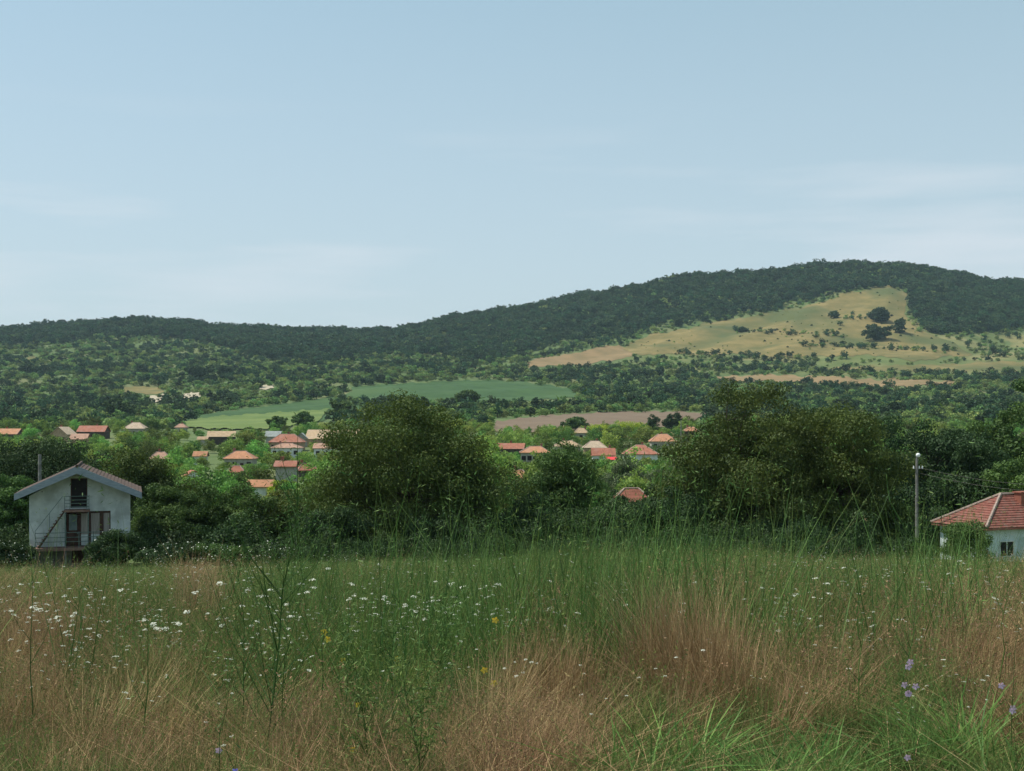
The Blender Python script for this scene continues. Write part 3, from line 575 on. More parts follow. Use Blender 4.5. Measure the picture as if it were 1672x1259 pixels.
sh(1020, 172, 110, 752, 'pale silvery shrub above the dull brick red roof', M['leaf_pale'], 30, nleaf=16000, leaf=.26, low=0, clumps=90, cr=.2)
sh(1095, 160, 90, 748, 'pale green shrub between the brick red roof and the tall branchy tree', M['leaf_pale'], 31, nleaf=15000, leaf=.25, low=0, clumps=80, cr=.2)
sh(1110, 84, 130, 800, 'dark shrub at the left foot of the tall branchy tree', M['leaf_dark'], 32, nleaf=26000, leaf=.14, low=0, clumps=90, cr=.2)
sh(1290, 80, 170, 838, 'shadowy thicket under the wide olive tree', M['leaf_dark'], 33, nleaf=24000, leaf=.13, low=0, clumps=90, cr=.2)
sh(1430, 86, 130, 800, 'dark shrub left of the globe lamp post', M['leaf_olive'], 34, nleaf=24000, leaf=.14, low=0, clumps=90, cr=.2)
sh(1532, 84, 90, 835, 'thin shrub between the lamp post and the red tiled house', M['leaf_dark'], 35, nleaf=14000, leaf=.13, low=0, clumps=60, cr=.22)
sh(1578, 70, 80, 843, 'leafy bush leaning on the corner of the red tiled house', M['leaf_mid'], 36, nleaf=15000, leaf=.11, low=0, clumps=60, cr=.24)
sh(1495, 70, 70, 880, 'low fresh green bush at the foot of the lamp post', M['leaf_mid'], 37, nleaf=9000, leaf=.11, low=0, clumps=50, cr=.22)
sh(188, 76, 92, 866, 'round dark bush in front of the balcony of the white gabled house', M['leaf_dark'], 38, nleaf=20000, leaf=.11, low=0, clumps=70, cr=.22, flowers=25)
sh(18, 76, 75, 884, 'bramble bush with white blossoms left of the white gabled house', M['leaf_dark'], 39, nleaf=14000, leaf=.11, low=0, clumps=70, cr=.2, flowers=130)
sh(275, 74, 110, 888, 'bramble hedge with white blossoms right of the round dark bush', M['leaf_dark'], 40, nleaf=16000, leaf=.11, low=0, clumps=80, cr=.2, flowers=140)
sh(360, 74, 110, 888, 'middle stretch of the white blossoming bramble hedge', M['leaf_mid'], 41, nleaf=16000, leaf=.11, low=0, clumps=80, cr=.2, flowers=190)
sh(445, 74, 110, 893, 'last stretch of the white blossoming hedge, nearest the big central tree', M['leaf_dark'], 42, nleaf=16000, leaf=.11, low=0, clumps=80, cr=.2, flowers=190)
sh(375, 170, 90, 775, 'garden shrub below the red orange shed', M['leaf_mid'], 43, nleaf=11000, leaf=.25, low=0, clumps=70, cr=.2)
for uu, vb, vt, wd, lab in ((1035, 712, 689, 62, 'brightest lime yellow tree, above the pointed red roof'), (978, 712, 694, 60, 'lime green tree above the whitish ridged roof'), (905, 716, 698, 56, 'lime green tree above the tan hipped roof'), (1000, 722, 700, 34, 'small lime tree between the whitish ridged roof and the brightest lime tree')):
    T_('broad_tree', uu, d_at(uu, vb), wd, vt, lab, M['leaf_lime'], 60+int(uu) % 37, nleaf=6500, leaf=.5, low=0, clumps=60, cr=.25)
sh(458, 205, 74, 786, 'yellow green bush beside the lowest orange shed', M['leaf_lime'], 44, nleaf=9000, leaf=.28, low=0, clumps=60, cr=.2)

# ------------------------------------------------------------------ garden and village trees (individuals, shared meshes)
def protos(n, seed, R, H, leaf, nleaf, clumps, m, cr=.27, name='tree_crown', low=.0):
    out = []
    for i in range(n):
        r = np.random.default_rng(seed+i); rx = R*r.uniform(.85, 1.15); h = H*r.uniform(.85, 1.15)
        V, Qf, t, cc, cs = crown(seed+i, rx, rx*r.uniform(.85, 1.1), h/2*(1-low/2), h/2*(1+low/2), clumps, nleaf, leaf, leaf*.65, cr)
        me = npmesh(name, V, Qf, t); me.materials.append(m); out.append((me, cc, h))
    return out
VP = protos(8, 100, 4.2, 7.5, .42, 3200, 70, M['leaf_vil'], .22)
VL = protos(3, 130, 4.4, 7.4, .42, 3600, 60, M['leaf_lime'], .22)
VT = [limbs(300+i, cc, h, .2, 7).mesh('trunk') for i, (me, cc, h) in enumerate(VP+VL)]
for t in VT: t.materials.append(M['bark'])
def scatter(name, P, rot, sc, ids, meshes, label, cat):
    """one object: instances of the given meshes on the points P"""
    me = bpy.data.meshes.new(name); me.vertices.add(len(P)); me.vertices.foreach_set('co', np.asarray(P, np.float32).ravel())
    for nme, ty, v in (('rot', 'FLOAT_VECTOR', rot), ('sc', 'FLOAT_VECTOR', sc), ('pick', 'INT', ids)):
        a = me.attributes.new(nme, ty, 'POINT')
        a.data.foreach_set('vector' if ty == 'FLOAT_VECTOR' else 'value', np.asarray(v, np.float32 if ty != 'INT' else np.int32).ravel())
    o = link(name, me); tag(o, label, cat, None, 'stuff')
    ng = bpy.data.node_groups.new(name, 'GeometryNodeTree'); ng.interface.new_socket('Geometry', in_out='INPUT', socket_type='NodeSocketGeometry'); ng.interface.new_socket('Geometry', in_out='OUTPUT', socket_type='NodeSocketGeometry')
    N = ng.nodes.new; K = ng.links.new; gi = N('NodeGroupInput'); go = N('NodeGroupOutput'); ip = N('GeometryNodeInstanceOnPoints'); g2 = N('GeometryNodeGeometryToInstance')
    for mm in meshes:
        po = bpy.data.objects.new(name+'_source', mm); oi = N('GeometryNodeObjectInfo'); oi.inputs['Object'].default_value = po; oi.inputs['As Instance'].default_value = False
        gg = N('GeometryNodeGeometryToInstance'); K(oi.outputs['Geometry'], gg.inputs[0])
        if mm is meshes[0]: jn = N('GeometryNodeJoinGeometry')
        K(gg.outputs[0], jn.inputs[0])
    K(jn.outputs[0], ip.inputs['Instance']); ip.inputs['Pick Instance'].default_value = True
    def na(nm_, ty):
        q = N('GeometryNodeInputNamedAttribute'); q.data_type = ty; q.inputs[0].default_value = nm_; return q.outputs[0]
    K(na('pick', 'INT'), ip.inputs['Instance Index']); er = N('FunctionNodeEulerToRotation'); K(na('rot', 'FLOAT_VECTOR'), er.inputs[0]); K(er.outputs[0], ip.inputs['Rotation'])
    K(na('sc', 'FLOAT_VECTOR'), ip.inputs['Scale']); K(gi.outputs[0], ip.inputs['Points']); K(ip.outputs[0], go.inputs[0])
    ng.nodes.remove(g2); md = o.modifiers.new('scatter', 'NODES'); md.node_group = ng
    return o
# candidate spots on a jittered grid over the village
cand = []
d = 112.
while d < 620:
    step = 7.5+d/90
    for xx in np.arange(-.56*d-10, .56*d+10, step):
        x = xx+random.uniform(-.35, .35)*step; dd = d+random.uniform(-.35, .35)*step
        cand.append((x, dd))
    d += step*1.15
hx = [(at(u, dd), dd, ph, W) for u, dd, ph, W in houses]
keep = []
for x, dd in cand:
    z = gz(x, dd); u, v = to_uv(x, dd, z); ok = True; s = random.uniform(.6, 1.15)
    if v < 698 and (inside(FIELDS['green'], u, v) or inside(FIELDS['brown'], u, v)): continue
    if any(inside(FIELDS[k], u, v) for k in ('green', 'brown')): continue
    if 1015 < u < 1065 and 695 < v < 720: pass
    for (a, b, ph, W) in hx:
        if abs(x-a) < W/2+2.5*s and b-3*s-1 < dd < b+9: ok = False; break
        # do not stand in the line of sight of a house front nearer than the garden
        hu = abs(x/dd-a/b)*b
        if hu < W/2+2.2 and dd < b:
            hz = gz(a, b); eave = EYE+(hz+2.3-EYE)/b*dd     # sight line to the lower wall
            top = z+7.5*s
            if top > eave:
                s2 = (eave-z)/7.5
                if s2 < .28: ok = False; break
                s = min(s, s2)
    if not ok: continue
    # keep the view to the fields open
    top_v = to_uv(x, dd, z+7.5*s)[1]
    if 420 < u < 560 and top_v < 688: s *= .6
    if 270 < u < 440 and top_v < 700: s = min(s, max(.25, (EYE+(VH-701)/F*dd-z)/7.5))
    if 810 < u < 1120 and top_v < 690: s = min(s, max(.25, (EYE+(VH-696)/F*dd-z)/7.5))
    if dd < 170: s = min(s, .85)
    keep.append((x, dd, z, s, u, v))
keep = [k for k in keep if not (-20 > k[4] or k[4] > 1700)]
keep.sort(key=lambda k: -k[3]/k[1])
ind, rest = keep[:235], keep[235:]
from collections import Counter
grp = {}
def nearest(x, dd):
    b = min(hx, key=lambda h: (x-h[0])**2+(.6*(dd-h[1]))**2); dx, dy = x-b[0], dd-b[1]
    if abs(dx) > abs(dy)*.7: rel = 'left of' if dx < 0 else 'right of'
    else: rel = 'below' if dy < 0 else 'above'
    return rel+' '+b[2]
for i, (x, dd, z, s, u, v) in enumerate(ind):
    lime = (885 < u < 1080 and 690 < v < 728 and random.random() < .85)
    k = random.randrange(3) if lime else random.randrange(8)
    me = (VL if lime else VP)[k][0]; tm = VT[8+k if lime else k]
    o = empty('garden_tree', (x, dd, z), random.uniform(0, 6.28)); o.scale = (s*random.uniform(.9, 1.15),)*2+(s,)
    link('crown', me, None, o); link('trunk', tm, None, o)
    lab = ('lime green tree ' if lime else ('small green tree ' if s < .75 else 'leafy green tree '))+nearest(x, dd)
    tag(o, lab, 'tree', None); grp.setdefault(lab, []).append(o)
ORD = 'first second third fourth fifth sixth seventh eighth ninth tenth eleventh twelfth thirteenth fourteenth fifteenth sixteenth'.split()
for lab, os_ in grp.items():
    os_.sort(key=lambda o: o.location.x/o.location.y)
    for i, o in enumerate(os_):
        o['group'] = 'trees around the village houses'
        if len(os_) > 1:
            o['label'] = lab+', '+(ORD[i]+' from the left' if i < 16 and i <= len(os_)/2 else (ORD[len(os_)-1-i]+' from the right' if len(os_)-1-i < 16 else 'among the middle ones'))
            if 'among' in o['label']: o['group'] = 'middle trees '+lab.split('tree ')[1]
R3 = np.zeros((len(rest), 3)); R3[:, 2] = rng.uniform(0, 6.28, len(rest))
scatter('village_greenery', [(k[0], k[1], k[2]) for k in rest], R3, [(k[3],)*3 for k in rest], rng.integers(0, 8, len(rest)), [p[0] for p in VP], 'dense green gardens and thickets between and behind the village roofs', 'greenery')

UG = protos(4, 260, 1.9, 2.6, .16, 2600, 40, M['leaf_dark'], .26, 'undergrowth');  # dark leaf colour holds the shade of the unlit ground under the trees
up_ = []
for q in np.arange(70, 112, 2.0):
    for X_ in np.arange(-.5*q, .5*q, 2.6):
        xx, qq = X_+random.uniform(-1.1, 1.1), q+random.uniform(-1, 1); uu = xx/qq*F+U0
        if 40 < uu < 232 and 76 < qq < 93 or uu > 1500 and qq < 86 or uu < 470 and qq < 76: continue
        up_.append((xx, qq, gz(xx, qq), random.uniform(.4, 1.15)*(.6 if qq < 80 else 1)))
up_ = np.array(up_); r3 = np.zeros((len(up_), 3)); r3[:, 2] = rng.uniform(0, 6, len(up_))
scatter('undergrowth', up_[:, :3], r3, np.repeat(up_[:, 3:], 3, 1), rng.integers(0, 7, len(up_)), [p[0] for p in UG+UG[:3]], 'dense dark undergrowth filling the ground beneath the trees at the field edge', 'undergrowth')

# ------------------------------------------------------------------ hillsides: oak forest, scrub, hedges
FO = protos(6, 200, 4.6, 8.5, 1.15, 420, 34, M['leaf_forest'], .27); FS = protos(6, 220, 3.4, 5.2, .95, 320, 26, M['leaf_scrub'], .27)
FD = protos(4, 240, 4.2, 7.5, .95, 460, 34, M['leaf_forest'], .25)
FORE = [(-400, 500), (-400, 560), (0, 566), (120, 560), (150, 548), (260, 550), (350, 562), (430, 585), (520, 590), (620, 577), (700, 578), (790, 590), (850, 578), (900, 560), (1020, 548), (1100, 522), (1200, 514), (1285, 505), (1285, 495), (1355, 478), (1440, 460), (1480, 470), (1485, 510), (1520, 545), (1600, 545), (1680, 530), (2100, 530), (2100, 400), (1450, 380), (1000, 400), (600, 500)]
LIGHT = [(1275, 512), (1290, 492), (1350, 475), (1368, 485), (1350, 500), (1320, 512)]
excl = ['green', 'brown', 'gold', 'strip', 'terrace', 'ledge', 'edge', 'glade', 'clearing', 'bare_a', 'bare_b', 'bare_c']
n = 85000
dd = np.sqrt(rng.uniform(600**2, 2480**2, n)); x = rng.uniform(-.62, .62, n)*dd; z = ground_z(x, dd); u, v = to_uv(x, dd, z)
fo = inside(FORE, u, v+rng.normal(0, 2.2, n)) & ~inside(LIGHT, u, v)
ex = np.zeros(n, bool)
for k in excl: ex |= inside(FIELDS[k], u+rng.normal(0, 6, n), v+rng.normal(0, 2.0 if k == 'gold' else 1.2, n))
for k in ('bare_a', 'bare_b', 'bare_c', 'green', 'brown', 'glade', 'gold', 'strip', 'terrace'):   # crowns must not hide the front of a clearing
    ex |= inside(FIELDS[k], u, v-(5. if k[0] != 't' else 3)*1500/dd)
clear = .5+.5*np.sin(x/60+1)*np.cos(dd/45+x/90)+rng.normal(0, .25, n)                          # patchy scrub with small glades
ridge = dd > 2050
dens = np.where(fo | ridge, 1, np.where(clear > .05, .95, .45))
lightp = pn0 = np.sin(x/140+.5)*np.cos(dd/120+x/200)
openr = (u > 1040) & (u < 1700) & (v > 545) & (v < 612) & ~fo; dens = np.where(openr, .38, dens)   # hillside terraces with loose scrub
sprinkle = inside(FIELDS['gold'], u, v) & (rng.uniform(0, 1, n) < .07)
k = (~ex) & (rng.uniform(0, 1, n) < dens*np.where(fo | ridge, .8, .75)); mixf = (fo | ridge) & (rng.uniform(0, 1, n) < np.where(lightp > .35, .3, .05)); F_ = k & (fo | ridge) & ~mixf; S_ = (k & (~(fo | ridge) | mixf))
def rs(m_, lo, hi, squash=(.8, 1.1)):
    c = int(m_.sum()); r3 = np.zeros((c, 3)); r3[:, 2] = rng.uniform(0, 6.28, c); r3[:, :2] = rng.normal(0, .08, (c, 2)); s = rng.uniform(lo, hi, c)
    return np.stack([x[m_], dd[m_], z[m_]-.3], -1), r3, np.stack([s, s, s*rng.uniform(*squash, c)], -1)
P, r3, s3 = rs(F_, .85, 1.75); scatter('oak_forest', P, r3, s3, rng.integers(0, 6, len(P)), [p[0] for p in FO], 'dark oak forest covering the crest of the hills', 'forest')
P, r3, s3 = rs(S_, .45, 1.35); s3 *= np.where(mixf[S_], 1.7, 1)[:, None]; dk = rng.uniform(0, 1, len(P)) < .16+.3*(np.sin(P[:, 0]/70)*np.cos(P[:, 1]/55) > .55)
P2, r32, s32 = rs(sprinkle, .15, .6); scatter('pasture_bushes', P2, r32, s32, rng.integers(0, 6, len(P2)), [p[0] for p in FS+FD[:2]], 'tiny bushes sprinkled over the golden pasture', 'bushes')
scatter('hillside_scrub', P[~dk], r3[~dk], s3[~dk], rng.integers(0, 6, (~dk).sum()), [p[0] for p in FS], 'patchy light green scrub and young trees on the lower slopes', 'scrub')
scatter('dark_woodland_patches', P[dk], r3[dk], s3[dk]*1.15, rng.integers(0, 4, dk.sum()), [p[0] for p in FD], 'scattered darker trees mixed through the hillside scrub', 'woodland')
# hedge rows: lines of bushes following the terraces
HL = [[(1200, 541), (1290, 544), (1340, 547), (1400, 551)], [(1310, 564), (1360, 566), (1400, 568), (1480, 572), (1560, 574)], [(1100, 580), (1160, 582), (1260, 584), (1340, 586)], [(1060, 598), (1150, 604), (1250, 606), (1340, 608), (1450, 612), (1560, 612)],
      [(540, 660), (640, 662), (740, 664), (830, 668), (900, 672), (1000, 668), (1080, 664), (1160, 668)], [(1000, 645), (1100, 648), (1200, 655)], [(1380, 520), (1440, 524)], [(860, 604), (960, 606), (1040, 612)], [(540, 655), (560, 650)], [(300, 662), (420, 655), (540, 640)]]
pts = []
for hl in HL:
    for (a, b), (c, e) in zip(hl[:-1], hl[1:]):
        m_ = max(2, int(abs(c-a)/2.6))
        for t in np.linspace(0, 1, m_, endpoint=False):
            uu, vv = a+(c-a)*t+random.gauss(0, 3), b+(e-b)*t+random.gauss(0, 2.2); q = d_at(uu, vv)
            if math.sin(uu/9+b)+random.gauss(0, .5) < -.75: continue
            if len(pts) % 1 == 0: pass; X_ = at(uu, q); pts.append((X_, q, gz(X_, q), random.choice((.45, .6, .8, 1.0, 1.3))))
pts = np.array(pts); r3 = np.zeros((len(pts), 3)); r3[:, 2] = rng.uniform(0, 6, len(pts))
scatter('hedgerows', pts[:, :3], r3, np.repeat(pts[:, 3:], 3, 1), rng.integers(0, 10, len(pts)), [p[0] for p in FD+FS], 'hedgerows of bushes dividing the fields and terraces', 'hedgerow')
# lone trees one can tell apart on the slopes
LT = [(195, 684, 60, 30, 'big dark round tree below the sandy clearings on the left'), (762, 662, 48, 26, 'dark domed tree standing up from the hedge below the green field'), (1497, 672, 26, 18, 'small round dark tree on the lower slope above the domed tree'),
 (1437, 526, 42, 22, 'dark tree on the golden pasture, highest of its cluster'), (1430, 556, 46, 28, 'large dark tree in the middle of the golden pasture'), (1469, 544, 26, 24, 'conical dark tree beside the forest edge on the golden pasture'), (1362, 520, 18, 14, 'small dark tree at the left end of the upper pasture hedge'), (1372, 532, 12, 9, 'tiny bush just below the upper pasture hedge'),
 (1108, 533, 16, 16, 'lone dark tree at the left tip of the forest above the pasture'), (1120, 576, 14, 10, 'small round bush at the lower edge of the golden pasture'), (1213, 543, 20, 9, 'wide low bush at the left end of the pasture hedge'), (45, 612, 34, 18, 'dark tree clump on the far left slope'), (232, 612, 26, 18, 'dark round tree in the scrub left of centre slope'), (322, 620, 40, 24, 'wide dark tree above the sandy clearings'), (368, 616, 24, 20, 'narrow dark tree right of the wide dark tree'),
 (495, 700, 42, 28, 'dark green tree at the near edge of the green field'), (452, 703, 34, 25, 'bushy tree left of the dark green tree at the field edge'), (560, 690, 60, 34, 'leafy tree behind the sandy barn'), (940, 704, 44, 24, 'grey green tree in front of the ploughed field'), (1067, 706, 22, 32, 'dark upright tree at the right end of the ploughed field'), (1100, 706, 42, 30, 'rounded tree beside the pole at the ploughed field'),
 (812, 682, 26, 26, 'dark bush between the green field and the ploughed field')]
for i, (uu, vb, wd, ht, lab) in enumerate(LT):
    q = d_at(uu, vb); X_ = at(uu, q); W = wd/F*q; H = ht/F*q; src = FD if q > 700 else VP; dark = not ('green' in lab or 'leafy' in lab)
    me, cc, h0 = src[i % len(src)]
    if q <= 700 or W > 12:
        V, Qf, t, cc, cs = crown(700+i, W/2, W/2, H/2, H/2, 110, 5200, max(.3, W/15), max(.2, W/22), .2); me = npmesh('crown', V, Qf, t); me.materials.append(M['leaf_dark'] if dark else M['leaf_mid']); sc = (1, 1, 1); h0 = H
    else: sc = (W/8.4, W/8.4, H/7.5)
    o = empty('lone_tree', (X_, q, gz(X_, q))); tag(o, lab, 'tree', 'lone trees on the slopes'); c_ = link('crown', me, None, o); c_.scale = sc
    t_ = limbs(800+i, cc, h0, .2, 6).build('trunk', M['bark'], o); t_.scale = sc

# ------------------------------------------------------------------ the meadow in front
M['straw'] = leafmat('dry straw', (.11, .067, .03), (.53, .37, .19), .2, .35, .5, .01)
M['grass'] = leafmat('green grass', (.042, .082, .020), (.19, .255, .075), .3, .45, .5, .01)
M['tan'] = leafmat('orange tan straw', (.19, .118, .055), (.56, .39, .21), .2, .0, .5, .01); M['stem_pale'] = leafmat('pale green stems', (.05, .11, .025), (.16, .27, .065), .2, .35)
M['blade'] = leafmat('broad green blades', (.045, .12, .025), (.17, .30, .075), .3, .15, .5, .01)
M['weed'] = leafmat('grey green weed leaves', (.04, .10, .022), (.15, .24, .06), .28, .3)
M['stem_green'] = leafmat('green stems', (.035, .09, .02), (.12, .22, .05), .2, .3)
def blades(r, n, spread, h0, h1, wd, lean, bend, seg=3, dirbias=0.):
    """n curved tapering blades rooted in a disc"""
    a = r.uniform(0, 6.28, n); rr = spread*np.sqrt(r.uniform(0, 1, n)); b = np.stack([np.cos(a)*rr, np.sin(a)*rr, np.zeros(n)], -1)
    h = r.uniform(h0, h1, n); az = r.uniform(0, 6.28, n); ln = np.abs(r.normal(0, lean, n)); bd = r.uniform(.2, 1, n)*bend
    dirv = np.stack([np.cos(az)+dirbias, np.sin(az), np.zeros(n)], -1); side = np.cross(dirv, [0, 0, 1]); side += r.normal(0, .4, side.shape); side /= np.linalg.norm(side, axis=1)[:, None]
    rows = []
    for i in range(seg+1):
        t = i/seg; off = dirv*(h*(ln*t+bd*t*t))[:, None]; p = b+off; p[:, 2] += h*t*(1-.35*bd*t); ww = wd*(1-t*.8)*(1 if i < seg else .3)
        rows += [p-side*ww/2, p+side*ww/2]
    V = np.stack(rows, 1).reshape(-1, 3); m_ = 2*(seg+1); base = (np.arange(n)*m_)[:, None]
    Qf = np.concatenate([base+np.array([[2*i, 2*i+1, 2*i+3, 2*i+2]]) for i in range(seg)]); tip = (rows[-1]+rows[-2])/2; return V, Qf, np.repeat(r.uniform(0, 1, n), m_), tip
def merge(parts):
    V = []; Qf = []; T2 = []; MI = []; n = 0
    for (v_, q_, t_, mi) in parts: V.append(v_); Qf.append(q_+n); T2.append(t_); MI.append(np.full(len(q_), mi)); n += len(v_)
    return np.concatenate(V), np.concatenate(Qf), np.concatenate(T2), np.concatenate(MI)
def tuft_mesh(name, parts, mats):
    V, Qf, t, mi = merge(parts); me = npmesh(name, V, Qf, t)
    for m_ in mats: me.materials.append(m_)
    me.polygons.foreach_set('material_index', mi.astype(np.int32)); return me
def seedheads(r, tips, l, wd):
    n = len(tips); out = []
    P = np.repeat(tips, 4, 0)+np.stack([r.normal(0, wd*.5, 4*n), r.normal(0, wd*.5, 4*n), r.uniform(-l, l*.2, 4*n)], -1)
    N_ = unit(4*n, r); N_[:, 2] *= .3; N_ /= np.linalg.norm(N_, axis=1)[:, None]; V, Qf = leafquads(P, N_, l*.35, wd*.7, r); return V, Qf, np.full(len(V), .6)
def straw(seed, n=64, wd=.0055, h=(.45, .95), lean=.28, sp=.28, bias=0):
    r = np.random.default_rng(seed); a = blades(r, n, sp, h[0], h[1], wd, lean, .35, 3, bias); s = seedheads(r, a[3][:n//2], .07, max(.006, wd*1.6)); g = blades(r, n//3, sp, .15, .4, wd*1.3, .7, .7)
    return tuft_mesh('straw', [(*a[:3], 0), (*s, 0), (*g[:3], 0)], [M['straw']])
def green(seed, n=64, wd=.008, h=(.3, .75), lean=.25, sp=.28):
    r = np.random.default_rng(seed); a = blades(r, n, sp, h[0], h[1], wd, lean, .5); b = blades(r, n//3, sp, .5, .95, wd*.6, .15, .2); s = seedheads(r, b[3], .06, wd)
    return tuft_mesh('grass', [(*a[:3], 0), (*b[:3], 0), (*s, 0)], [M['grass']])
def leafy(seed, n=6, h=.6, leaf=.05, sp=.18, dens=45):
    r = np.random.default_rng(seed); st = blades(r, n, sp*.5, h*.7, h*1.15, .008, .2, .2); parts = [(*st[:3], 0)]
    P = []; m_ = 8; st0 = st[0].reshape(n, m_, 3)
    for i in range(n):
        c0 = (st0[i, 0::2]+st0[i, 1::2])/2
        for j in range(dens):
            t = r.uniform(.15, 1)*3; k = min(2, int(t)); p = c0[k]+(c0[k+1]-c0[k])*(t-k); P.append(p+r.normal(0, .045, 3)*(1.3-t/4))
    P = np.array(P); V, Qf = leafquads(P, unit(len(P), r)*.7+np.array([0, 0, .5]), leaf, leaf*.4, r); parts.append((V, Qf, np.repeat(r.uniform(0, 1, len(P)), 4), 1))
    return tuft_mesh('weed', parts, [M['stem_green'], M['weed']])
def umbel(r, c, R, n=26):
    a = r.uniform(0, 6.28, n); q = R*np.sqrt(r.uniform(0, 1, n)); P = np.stack([c[0]+np.cos(a)*q, c[1]+np.sin(a)*q, c[2]+.004-(q/R)**2*R*.18], -1)
    V, Qf = leafquads(P, np.array([0, 0, 1])+r.normal(0, .35, (n, 3)), R*.5, R*.42, r); return V, Qf, np.repeat(r.uniform(.3, 1, n), 4)
def carrot(seed, n=3, h=.72, R=.018, wd=.003):
    r = np.random.default_rng(seed); st = blades(r, n, .12, h*.75, h*1.2, wd, .14, .1); parts = [(*st[:3], 0)]
    for tp in st[3]: parts.append((*umbel(r, tp, R*r.uniform(.6, 1.2)), 1))
    lf = blades(r, 10, .06, .15, .35, .006, .6, .6); parts.append((*lf[:3], 0))
    return tuft_mesh('flower', parts, [M['stem_green'], M['petal_white']])
def litter(seed):
    r = np.random.default_rng(seed); a = blades(r, 60, .4, .12, .4, .005, 2.2, 1.0); return tuft_mesh('litter', [(*a[:3], 0)], [M['straw']])
G = [(1140, 1050, 62, 95, .9), (900, 1080, 60, 80, .6), (1600, 1030, 110, 60, .6), (50, 1060, 90, 90, .5), (325, 950, 26, 55, .9), (790, 1215, 120, 70, .5), (1640, 1110, 70, 50, .5), (1330, 1080, 110, 55, .45), (250, 1180, 150, 60, .25), (930, 1150, 90, 60, .4), (480, 1130, 100, 50, .3),
     (650, 1030, 120, 70, -.55), (1010, 965, 170, 55, -.4), (1400, 1200, 230, 85, -.7), (420, 990, 60, 80, -.45), (1050, 1190, 110, 60, -.55), (130, 1230, 120, 40, -.3), (640, 1150, 60, 50, -.3), (1180, 970, 60, 40, -.1), (1560, 1140, 90, 50, -.3), (200, 1000, 150, 50, -.1)]
def brown(u, v):
    b = np.interp(v, [890, 940, 1000, 1080, 1130, 1260], [.10, .15, .22, .32, .34, .32])
    for a, c, s1, s2, wv in G: b = b+1.15*wv*np.exp(-((u-a)/s1)**2-((v-c)/s2)**2)
    return b
def field_pts(dens_f, n, d0=3.4, d1=65, marg=.08, ht=.5):
    t = rng.uniform(0, 1, n); q = d0*(d1/d0)**t                       # log spacing: pixel-even
    X_ = rng.uniform(-(.42+marg), .42+marg, n)*q+rng.uniform(-.6, .6, n); z_ = ground_z(X_, q); u_, v_ = to_uv(X_, q, z_+ht)
    keepm = rng.uniform(0, 1, n) < dens_f(u_, v_, q, X_); return X_[keepm], q[keepm], z_[keepm], u_[keepm], v_[keepm]
def put(name, pts, meshes, label, cat, s0=.75, s1=1.25, tilt=.08, hf=None, wide=True):
    X_, q, z_, u_, v_ = pts; c = len(X_); r3 = np.zeros((c, 3)); r3[:, 2] = rng.uniform(0, 6.28, c); r3[:, :2] = rng.normal(0, tilt, (c, 2)); s = rng.uniform(s0, s1, c)
    if hf is not None: s = s*hf(u_, v_, q)
    wsc = s*(np.clip(q/18, 1, 2) if wide else 1)
    scatter(name, np.stack([X_, q, z_], -1), r3, np.stack([wsc, wsc, s], -1), rng.integers(0, len(meshes), c), meshes, label, cat)
pn = lambda X_, q, s, ph: .5+.5*np.sin(X_/s+ph+.7*np.sin(q/s*.8))*np.cos(q/s*1.3+ph*2+.5*np.sin(X_/s*1.7))
def gap(u_, v_, q, X_): return np.where(q < 17, np.clip(1.5*pn(X_, q, .33, 7)+.9*pn(X_, q, .8, 2)-.35, .02, 1), 1)
def stalks(seed, ang):
    r = np.random.default_rng(seed); a = blades(r, 22, .22, .55, 1.05, .0075, .25, .25, 4, ang); s_ = seedheads(r, a[3], .07, .016); return tuft_mesh('stalks', [(*a[:3], 0), (*s_, 0)], [M['straw']])
shortm = lambda u_, v_, q: np.interp(q, [2, 6, 9, 13, 18], [.3, .42, .6, .82, 1.])*np.where((u_ > 950) & (q < 9), .75, 1)*(.72+.5*pn((u_-U0)/F*q, q, 1.3, 9))*np.where((u_ > 860) & (u_ < 1260) & (q > 14), 1.25, 1)
SM = [straw(400+i, 70, .0045, lean=(.15, .28, .42, .3, .2)[i], bias=(0, .6, -.7, 0, .3)[i]) for i in range(5)]
GM = [green(420+i) for i in range(5)]; LM = [leafy(440+i, leaf=(.035, .05, .04, .06)[i]) for i in range(4)]
CM = [carrot(460+i, (2, 3, 3, 4, 5)[i]) for i in range(5)]; TM = [litter(480+i) for i in range(3)]
def tussock(seed, m_, h, wd, lean, bend, n=130, sp=.13, bias=0.):
    r = np.random.default_rng(seed); a = blades(r, n, sp, h*.55, h, wd, lean, bend, 4, bias); b = blades(r, n//6, sp*.7, h*.9, h*1.25, wd*.6, lean*.7, .2, 4, bias); s_ = seedheads(r, b[3], .07, .012)
    return tuft_mesh('tussock', [(*a[:3], 0), (*b[:3], 0), (*s_, 0)], [M[m_]])
DT = [tussock(750+i, 'straw', .85, .006, (.2, .35, .3)[i], .4, bias=(0, 1.1, -1.0)[i]) for i in range(3)]; GT = [tussock(760+i, ('grass', 'blade', 'grass')[i], (.75, .55, .65)[i], (.008, .014, .008)[i], .35, (.6, 1.0, .5)[i], (130, 70, 130)[i]) for i in range(3)]
tsc = lambda u_, v_, q: np.interp(q, [5, 8, 12, 20], [.6, .78, 1., 1.1])
put('dry_tussocks', field_pts(lambda u_, v_, q, X_: np.clip(1.3*brown(u_, v_)-.15, 0, 1), 620, 5.5, 22), DT, 'separate tussocks of dry tan grass leaning different ways', 'dry grass', .6, 1.2, hf=tsc, wide=False)
put('green_tussocks', field_pts(lambda u_, v_, q, X_: np.clip(1.1-1.2*brown(u_, v_), 0, 1), 1000, 5.5, 22), GT, 'separate tussocks of fresh green grass between the dry ones', 'grass', .6, 1.2, hf=tsc, wide=False)
BM = [stalks(490+i, (2.2, -2.2, 1.5, -1.2)[i]) for i in range(4)]
